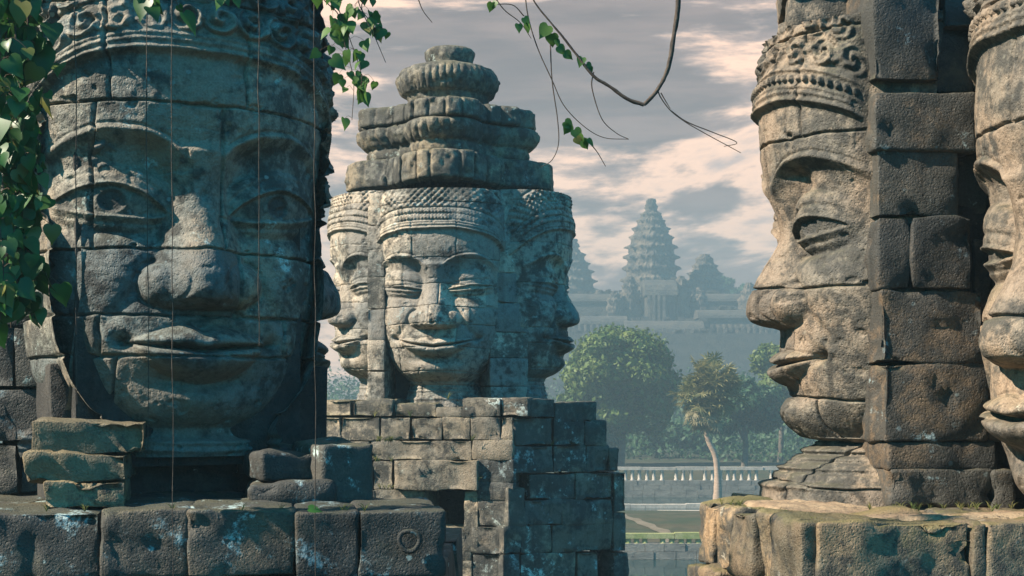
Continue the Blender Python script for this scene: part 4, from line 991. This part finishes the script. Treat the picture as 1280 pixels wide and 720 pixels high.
def palm():
    Y = 128.0; g = random.Random(9)
    base = P(897, 618, Y); t = empty('palm_tree', (base.x, Y, base.z)); tag(t, 'tawny fan palm with a slim pale bent trunk', 'palm tree')
    pts = [P(897, 625, Y), P(897, 595, Y), P(894, 570, Y), P(886, 552, Y), P(882, 538, Y), P(884, 515, Y)]
    s = Soup(); s.tube(pts, [.42, .30, .27, .25, .24, .2], n=12, wob=.07, seed=2); s.build('trunk', M['bark'], t)
    V = []; F = []
    def frond(o, d, ln, fan):
        d = d.normalized(); side = d.cross(Vector((0, 0, 1)));
        if side.length < .1: side = Vector((1, 0, 0))
        side.normalize(); up = side.cross(d).normalized()
        tip = o + d * ln; n = 13
        i0 = len(V); pw = side * .035
        V.extend([o - pw, o + pw, tip + pw, tip - pw]); F.append((i0, i0 + 1, i0 + 2, i0 + 3))
        for k in range(n):
            a = (k / (n - 1) - .5) * R(250); dd = (d * math.cos(a) + side * math.sin(a)); dd = (dd + up * g.uniform(-.25, .25) - Vector((0, 0, .12))).normalized()
            w = dd.cross(up).normalized() * .07 * fan; L2 = fan * g.uniform(.8, 1.1); m = tip + dd * L2 * .55
            i = len(V); V.extend([tip, m - w, tip + dd * L2 - Vector((0, 0, .12 * L2)), m + w]); F.append((i, i + 1, i + 2, i + 3))
    heads = [(888, 480, 2.0, 130), (869, 494, 1.5, 54), (908, 490, 1.6, 54), (884, 512, 1.2, 40)]
    for (hx, hy, rr, n) in heads:
        o = P(hx, hy, Y)
        for k in range(n):
            d = Vector((g.gauss(0, 1), g.gauss(0, 1), g.gauss(0, 1) + .15)); d.normalize()
            o2 = o + Vector((g.gauss(0, .25), g.gauss(0, .25), g.gauss(0, .25)))
            frond(o2, d, rr * g.uniform(.5, 1.05), g.uniform(.8, 1.15))
    q = Soup(); q.add(V, F); q.build('crown', M['palm'], t, False)
    sk = Soup(); V = []; F = []          # dry skirt of hanging dead leaves under the crown
    for k in range(46):
        a = g.uniform(0, 2 * math.pi); o = P(882 + g.uniform(-14, 14), g.uniform(505, 530), Y) + Vector((math.cos(a) * .6, math.sin(a) * .8, 0))
        frond(o, Vector((math.cos(a) * .5, math.sin(a) * .5, -1)), g.uniform(.2, .7), g.uniform(.6, 1.0))
    sk.add(V, F); sk.build('dead_fronds', leaf_mat('dry_palm_leaf', (.13, .11, .05), (.20, .165, .085), .1), t, False)
palm()
def woods():
    g = random.Random(4); ell = []
    for k in range(260):
        x = g.uniform(-120, 180); y = g.uniform(225, 300); h = g.uniform(6, 13) + 3 * (x > 60); r = g.uniform(3, 6); ell.append((x, y, h * .55, r, r, h * .55))
    for k in range(120):
        x = g.uniform(-30, 60); r = g.uniform(1.5, 3.5); ell.append((x, g.uniform(182, 222), r * .5, r * 1.3, r, r * 1.1))
    V, F = leaf_cloud(ell, 95000, .36, 6); tag(link('woods', mesh_np('woods', V, F), M['tree_dark'], None, False), 'hazy belt of dark woods in front of the far temple', 'woods', None, 'stuff')
woods()

# ---------------------------------------------------------------- the far temple
def temple():
    Y = 400.0; ps = Y / FPX; t = empty('temple', (P(818, 0, Y).x, Y, 0)); tag(t, 'hazy far temple with one tall and two lower stepped towers', 'temple')
    def Z(py): return CAM_Z + (HOR - py) * ps
    def prang(px_, prof, y_off, seed, nt=220, ang=0):
        c = (P(px_, 0, Y).x, Y + y_off, 0); pr = []
        for i in range(len(prof) - 1):
            (ya, ra), (yb, rb) = prof[i], prof[i + 1]        # from the top down: a stepped tier with an overhanging cornice
            h = yb - ya
            pr += [(Z(ya + .05 * h), ra * .98 * ps), (Z(ya + .42 * h), (ra * .45 + rb * .55) * .93 * ps), (Z(ya + .62 * h), rb * .95 * ps), (Z(ya + .70 * h), rb * 1.05 * ps), (Z(ya + .98 * h), rb * 1.0 * ps)]
        cr = cruciform(R(-90) + ang, .40, .60, .86)
        lv = [Z(y) for y, r in prof]
        def rel(TH, Zg):
            q = np.zeros_like(TH)
            for k in range(len(prof) - 1):
                za, zb = lv[k], lv[k + 1]; h = za - zb
                q += (prof[k + 1][1] * ps * .17) * np.maximum(0, np.cos(TH * 12 + (k % 2) * .6)) ** 4 * sstep(zb + .02 * h, zb + .1 * h, Zg) * sstep(zb + .55 * h, zb + .35 * h, Zg)
            return q
        return lathe('tower', M['temple'], t, c, pr, cr, nt=nt, relief=rel, seed=seed, dz=.40, amp=.28)
    prang(814, [(248, 5), (262, 7), (270, 12), (279, 16.5), (289, 21), (300, 25), (312, 28), (325, 30), (339, 31.5), (354, 32.5), (371, 33), (400, 35), (450, 38)], 0, 3)
    prang(716, [(288, 9), (301, 11), (313, 18), (324, 23), (335, 27), (347, 31), (360, 33), (378, 35), (440, 36)], 20, 4)
    prang(887, [(313, 6), (322, 10), (331, 15), (341, 20), (351, 23), (362, 25), (380, 27), (440, 29)], 10, 5)
    for (px_, yt, r, yo, sd) in ((783, 350, 11, -12, 6), (844, 350, 11, -14, 7), (748, 364, 9, -6, 9), (764, 368, 9, -14, 10), (866, 364, 10, -14, 11), (926, 358, 13, -14, 12), (944, 372, 9, -24, 13)):
        prang(px_, [(yt, 3), (yt + 7, 6), (yt + 14, 9), (yt + 24, r), (yt + 50, r + 1), (450, r + 2)], yo, sd, 120)
    def body(name, x0, x1, y0, y1, ya, yb, mat=M['temple_dark'], roof=True, seed=1):
        s = Soup(); a, b = P(x0, 0, Y).x, P(x1, 0, Y).x; z0, z1 = Z(yb), Z(ya); d0, d1 = Y + y0, Y + y1
        box_faces(s, a, b, d0, d1, z0, z1)
        if roof:
            n = 10; h = (d1 - d0) * .30; V = []
            for e in (a - .5, b + .5):
                for k in range(n + 1):
                    an = math.pi * k / n; V.append((e, (d0 + d1) / 2 - (d1 - d0) / 2 * 1.12 * math.cos(an), z1 + .05 + h * math.sin(an)))
            s.add(V, [(k, k + 1, n + 2 + k, n + 1 + k) for k in range(n)] + [tuple(range(n, -1, -1)), tuple(range(n + 1, 2 * n + 2))])
        for q in range(int((b - a) / 1.6)):                  # broken roof stones
            g2 = random.Random(seed * 100 + q + int(x0)); xx = a + g2.random() * (b - a); hh = g2.uniform(.2, 1.5); zz = z1 + (h * .98 if roof else 0) - .15
            box_faces(s, xx, xx + g2.uniform(.6, 2.2), (d0 + d1) / 2 - .6 if roof else d0 + .1, (d0 + d1) / 2 + .5 if roof else d0 + 1.4, zz, zz + hh)
        return s.build(name, mat, t, False)
    body('gallery', 690, 792, -10, -2, 380, 425); body('gallery', 838, 935, -10, -2, 380, 425); body('porch', 800, 834, -20, -4, 376, 440)
    body('gallery', 704, 772, -28, -20, 412, 470); body('gallery', 858, 960, -28, -20, 405, 470); body('gallery', 772, 858, -34, -22, 424, 470)
    body('terrace', 680, 980, -40, 40, 425, 530, roof=False); body('terrace', 660, 1000, -60, 60, 478, 533, roof=False)
    # stair and porch towards us, doorway, pillars
    s = Soup(); a, b = P(800, 0, Y).x, P(838, 0, Y).x
    for k in range(26): box_faces(s, a, b, Y - 52 + k * 1.35, Y - 52 + k * 1.35 + 1.37, Z(520), Z(520) + (k + 1) * (Z(425) - Z(520)) / 26)
    s.build('stair', M['temple'], t, False)
    s = Soup(); box_faces(s, P(826, 0, Y).x, P(832, 0, Y).x, Y - 20.3, Y - 20.05, Z(405), Z(384)); s.build('doorway', M['black'], t, False)  # black panel on the porch, painting the shade of an open doorway
    for x in list(range(802, 834, 6)): 
        if 823 < x < 834: continue
        s = Soup(); box_faces(s, P(x, 0, Y).x - .35, P(x, 0, Y).x + .35, Y - 21.2, Y - 20.4, Z(412), Z(376)); s.build('pillar', M['temple'], t, False)
    for x in range(704, 958, 7):
        s = Soup(); box_faces(s, P(x, 0, Y).x - .3, P(x, 0, Y).x + .3, Y - 29.2, Y - 28.3, Z(440), Z(412)); s.build('pillar', M['temple'], t, False)
temple()
for i, (px_, py_, Yt, rp) in enumerate(((905, 352, 455, 14), (932, 360, 450, 18), (950, 380, 440, 20))):
    tree('leafy_tree', P(px_, 0, Yt).x, Yt, 10, [L_(px_, py_ + rp * .6, Yt, rp, 1.1), L_(px_ + rp * .6, py_ + rp * 1.4, Yt, rp * .8, 1.1)], 2500, .7, M['tree_dark'], ['small hazy tree beside the lower right far tower', 'rounded hazy tree on the temple terrace left of the profile nose', 'hazy tree on the terrace hidden by the profile nose'][i], 30 + i, .6, group='hazy trees on the temple terrace')

# ---------------------------------------------------------------- creepers, roots and the branch
def heart_leaf(s, base, d, up, size, g):
    """a heart-shaped leaf folded along its midrib, hanging from base along d"""
    d = d.normalized(); side = d.cross(up).normalized(); nrm = side.cross(d).normalized()
    prof = [(0, 0), (-.10, .20), (-.02, .40), (.18, .50), (.42, .44), (.68, .26), (.88, .10), (1.06, .0)]
    curl = g.uniform(.05, .3); fold = g.uniform(.05, .3)
    mid = [base + d * size * max(u, 0) - nrm * curl * size * u * u for (u, w) in ((0, 0), (.18, 0), (.42, 0), (.68, 0), (.88, 0), (1.06, 0))]
    V = list(mid); F = []
    for sg in (-1, 1):
        o = len(V)
        for (u, w) in prof[1:7]: V.append(base + d * size * u + side * sg * w * size + nrm * (fold * w * size - curl * size * u * u))
        f = [(0, o, o + 1), (0, o + 1, o + 2, 1), (1, o + 2, o + 3, 2), (2, o + 3, o + 4, 3), (3, o + 4, o + 5, 4), (4, o + 5, 5)]
        F += f if sg > 0 else [tuple(reversed(q)) for q in f]
    s.add(V, F)

def creeper(name, label, cat, paths, nleaf, size, spread, mat, seed, group=None, stem_r=.006, face=(0, -1, .2)):
    g = random.Random(seed); st = Soup(); lf = Soup(); c0 = paths[0][0]
    t = empty(name, tuple(c0)); tag(t, label, cat, group)
    for pth in paths:
        st.tube(pth, [stem_r, stem_r * .6], n=6, seed=seed)
        seg = [(pth[i], pth[i + 1]) for i in range(len(pth) - 1)]
        for k in range(nleaf // len(paths)):
            a, b = seg[g.randrange(len(seg))]; p = a.lerp(b, g.random())
            q = p + Vector((g.gauss(0, spread), g.gauss(0, spread * .8), g.gauss(0, spread * .6)))
            st.tube([p, (p + q) / 2 + Vector((0, 0, .3 * (q - p).length)), q], [stem_r * .4, stem_r * .3], n=4, sub=2)
            d = Vector((g.gauss(0, .45), g.gauss(0, .3) - .15, -1)); up = Vector(face) + Vector((g.gauss(0, .5), g.gauss(0, .35), g.gauss(0, .4)))
            heart_leaf(lf, q, d, up.normalized(), size * g.choice((.45, .6, .8, .95, 1.05, 1.25)) * g.uniform(.85, 1.1), g)
    st.build('stem', M['stem'], t); lf.build('foliage', mat, t)
    return t
def pp_(Y, *xy): return [P(x, y, Y) for x, y in xy]
creeper('ivy', 'dense green ivy hanging down the dark wall at the left edge', 'ivy',
        [pp_(7.7, (14, -60), (20, 60), (18, 120), (24, 200), (10, 290), (14, 410)), pp_(7.6, (-6, -60), (0, 80), (-8, 200), (4, 330), (0, 400)), pp_(7.8, (36, -60), (34, 60), (30, 150), (36, 240), (22, 330), (40, 395)), pp_(7.7, (6, -60), (10, 150), (22, 280), (30, 350))],
        380, .12, .068, M['ivy'], 3)
creeper('hanging_vine', 'leafy vine hanging against the sky beside the largest head', 'vine',
        [pp_(7.2, (392, -50), (402, -5), (424, 20), (432, 60), (442, 100), (440, 150)), pp_(7.2, (412, -50), (420, 0), (436, 45), (452, 95), (446, 125)), pp_(7.25, (440, -40), (450, 8), (466, 30), (468, 40))],
        84, .075, .042, M['vine'], 5, stem_r=.003)
creeper('vine_sprig', 'small leafy sprig dangling over the headband of the largest head', 'vine', [pp_(7.3, (205, -40), (222, 5), (228, 14)), pp_(7.3, (270, -40), (287, 0), (290, 6)), pp_(7.3, (170, -40), (186, 0), (190, 10))], 15, .10, .03, M['ivy'], 8, stem_r=.003)
creeper('creeping_plant', 'small bright green plant growing between the shaded blocks of the middle tower', 'plant', [pp_(21.9, (722, 560), (708, 565), (702, 582)), pp_(21.9, (726, 558), (716, 566), (712, 580))], 14, .19, .06, M['ivy'], 9, stem_r=.006)
g_ = random.Random(2)
for (x0, y0, x1, y1, Yr, lb) in ((94, -70, 96, 505, 7.75, 'thin straight root hanging along the left edge of the largest face'), (183, -70, 186, 560, 7.8, 'thin straight root hanging past the left eye of the largest face'),
                             (323, -70, 323, 432, 7.85, 'thin straight root hanging past the right eye of the largest face'), (214, 400, 216, 735, 7.7, 'thin straight root hanging in front of the dark hollow under the big neck'), (393, 560, 394, 735, 7.7, 'thin root with one green leaf in front of the ledge blocks')):
    s = Soup(); n = 14
    if y0 > 0: y0 = -70
    s.tube([P(x0 + (x1 - x0) * i / n + g_.uniform(-1.3, 1.3), y0 + (y1 - y0) * i / n, Yr) for i in range(n + 1)], [.0032, .0022], n=6, wob=.35, seed=x0)
    tag(s.build('hanging_root', M['root']), lb, 'root', 'thin roots hanging over the largest face')
s = Soup(); heart_leaf(s, P(386, 636, 7.69), Vector((1, .1, -.1)), Vector((0, -.6, 1)), .075, g_); tag(s.build('leaf', M['ivy']), 'single green leaf caught on the thin root above the ledge blocks', 'leaf')
def branch():
    Y = 7.0; t = empty('hanging_branch', P(848, -60, Y)); tag(t, 'bare forked branch with few leaves hanging in front of the cloudy sky', 'branch')
    s = Soup(); s.tube(pp_(Y, (852, -80), (848, 0), (843, 40), (835, 85), (822, 112), (805, 131)), [.014, .013, .012, .011, .010, .010], n=8, wob=.15, seed=4)
    s.tube(pp_(Y, (805, 131), (785, 124), (762, 108), (742, 95), (722, 70), (705, 48), (690, 30), (672, 8), (655, -20)), [.010, .003], n=8, wob=.15, seed=5)
    s.build('main_stem', M['root'], t)
    tw = [[(822, 112), (826, 122), (838, 138), (856, 152), (880, 166), (902, 178), (926, 191)], [(838, 138), (858, 152), (890, 165), (921, 178), (905, 183)], [(742, 90), (740, 110), (752, 148), (770, 166), (786, 174)], [(655, -20), (660, 20), (672, 60), (690, 100), (705, 132), (730, 158), (755, 172), (786, 174)],
          [(688, 55), (690, 100), (697, 150), (698, 180), (690, 200), (676, 209)], [(730, 172), (745, 188), (757, 208)], [(614, -10), (630, 12), (650, 28), (664, 48)], [(655, 20), (640, 6), (612, 6)], [(826, 116), (833, 128), (838, 136)], [(520, -10), (528, 12), (540, 28)], [(462, -10), (452, 10), (468, 45), (482, 78)]]
    for k, q in enumerate(tw):
        s = Soup(); s.tube(pp_(Y + .02 * k, *q), [.0035, .0018], n=5, seed=k); s.build('twig', M['root'], t)
    lf = Soup(); g = random.Random(12)
    for (x, y, sz) in ((685, 32, .075), (690, 42, .07), (694, 50, .05), (698, 58, .055), (706, 66, .05), (655, 22, .05), (648, 30, .045), (728, 72, .05), (733, 80, .04), (737, 84, .03), (706, 152, .055), (712, 156, .055), (718, 162, .06), (724, 168, .06), (728, 176, .055), (720, 172, .045), (735, 174, .045), (615, 3, .05), (620, 2, .04), (660, 30, .05)):
        heart_leaf(lf, P(x, y, Y), Vector((g.gauss(.2, .6), g.gauss(0, .3), -1)), Vector((g.gauss(0, .4), -1, g.gauss(.2, .4))), sz, g)
    lf.build('foliage', M['vine'], t)
branch()

# ---------------------------------------------------------------- weeds rooted in the joints
def weeds():
    g = random.Random(21); V = []; F = []
    def tuft(c, n, ln):
        for k in range(n):
            a = g.uniform(0, 2 * math.pi); lean = g.uniform(.1, .7); l = ln * g.uniform(.5, 1.2); w = l * .045
            d = Vector((math.cos(a) * lean, math.sin(a) * lean, 1)).normalized(); sd = d.cross(Vector((math.cos(a + 1.5), math.sin(a + 1.5), 0))).normalized()
            m = c + d * l * .6; e = c + d * l + Vector((math.cos(a), math.sin(a), -.4)) * l * .25; i = len(V)
            V.extend([c - sd * w, c + sd * w, m + sd * w * .8, m - sd * w * .8, e]); F.append((i, i + 1, i + 2, i + 3)); F.append((i + 3, i + 2, i + 4))
    for k in range(26): tuft(Vector((g.uniform(2.1, 3.3), 8.78 - g.random() ** 2 * .25, CAM_Z - .675)), 9, .06)
    for k in range(16): t_ = g.random(); tuft(Vector((1.64 - t_ * .33 + g.uniform(.02, .12), 7.85 + t_ * 1.6, CAM_Z - .685)), 8, .05)
    for px_ in (107, 108, 217, 352, 430, 431, 60, 300, 455): tuft(P(px_ + g.uniform(-2, 2), 637, 8.02) - Vector((0, 0, .01)), 9, .055)
    for k in range(22): tuft(P(g.uniform(468, 492), g.choice((552, 577, 611)), 21.02), 8, .10)
    for (x, y) in ((513, 521), (590, 551), (640, 576), (690, 557), (733, 557), (560, 499), (468, 521), (597, 603)): tuft(P(x, y, 21.05 + max(0, x - 641) / FPX * 12), 8, .12)
    me = bpy.data.meshes.new('weeds'); me.from_pydata([tuple(v) for v in V], [], F); me.update()
    tag(link('weeds', me, leaf_mat('weed_blade', (.05, .08, .02), (.17, .15, .05), .3, .6, 9), None, False), 'small weeds and dry grass rooted in the stone joints', 'weeds', None, 'stuff')
weeds()

# ---------------------------------------------------------------- air
def haze():
    me = bpy.data.meshes.new('haze'); s = Soup(); box_faces(s, -152, 222, -26.5, 562, -5.2, 70)
    me.from_pydata(s.V, [], s.F); me.update(); o = link('haze', me, None, None, False); tag(o, None, None, None, 'stuff')
    m = bpy.data.materials.new('haze'); m.use_nodes = True; N = m.node_tree.nodes; N.clear()
    v = N.new('ShaderNodeVolumePrincipled'); v.inputs['Color'].default_value = (.25, .36, .42, 1); v.inputs['Density'].default_value = HAZE; v.inputs['Anisotropy'].default_value = .1
    out = N.new('ShaderNodeOutputMaterial'); m.node_tree.links.new(v.outputs[0], out.inputs['Volume']); me.materials.append(m)
HAZE = .0019
haze()
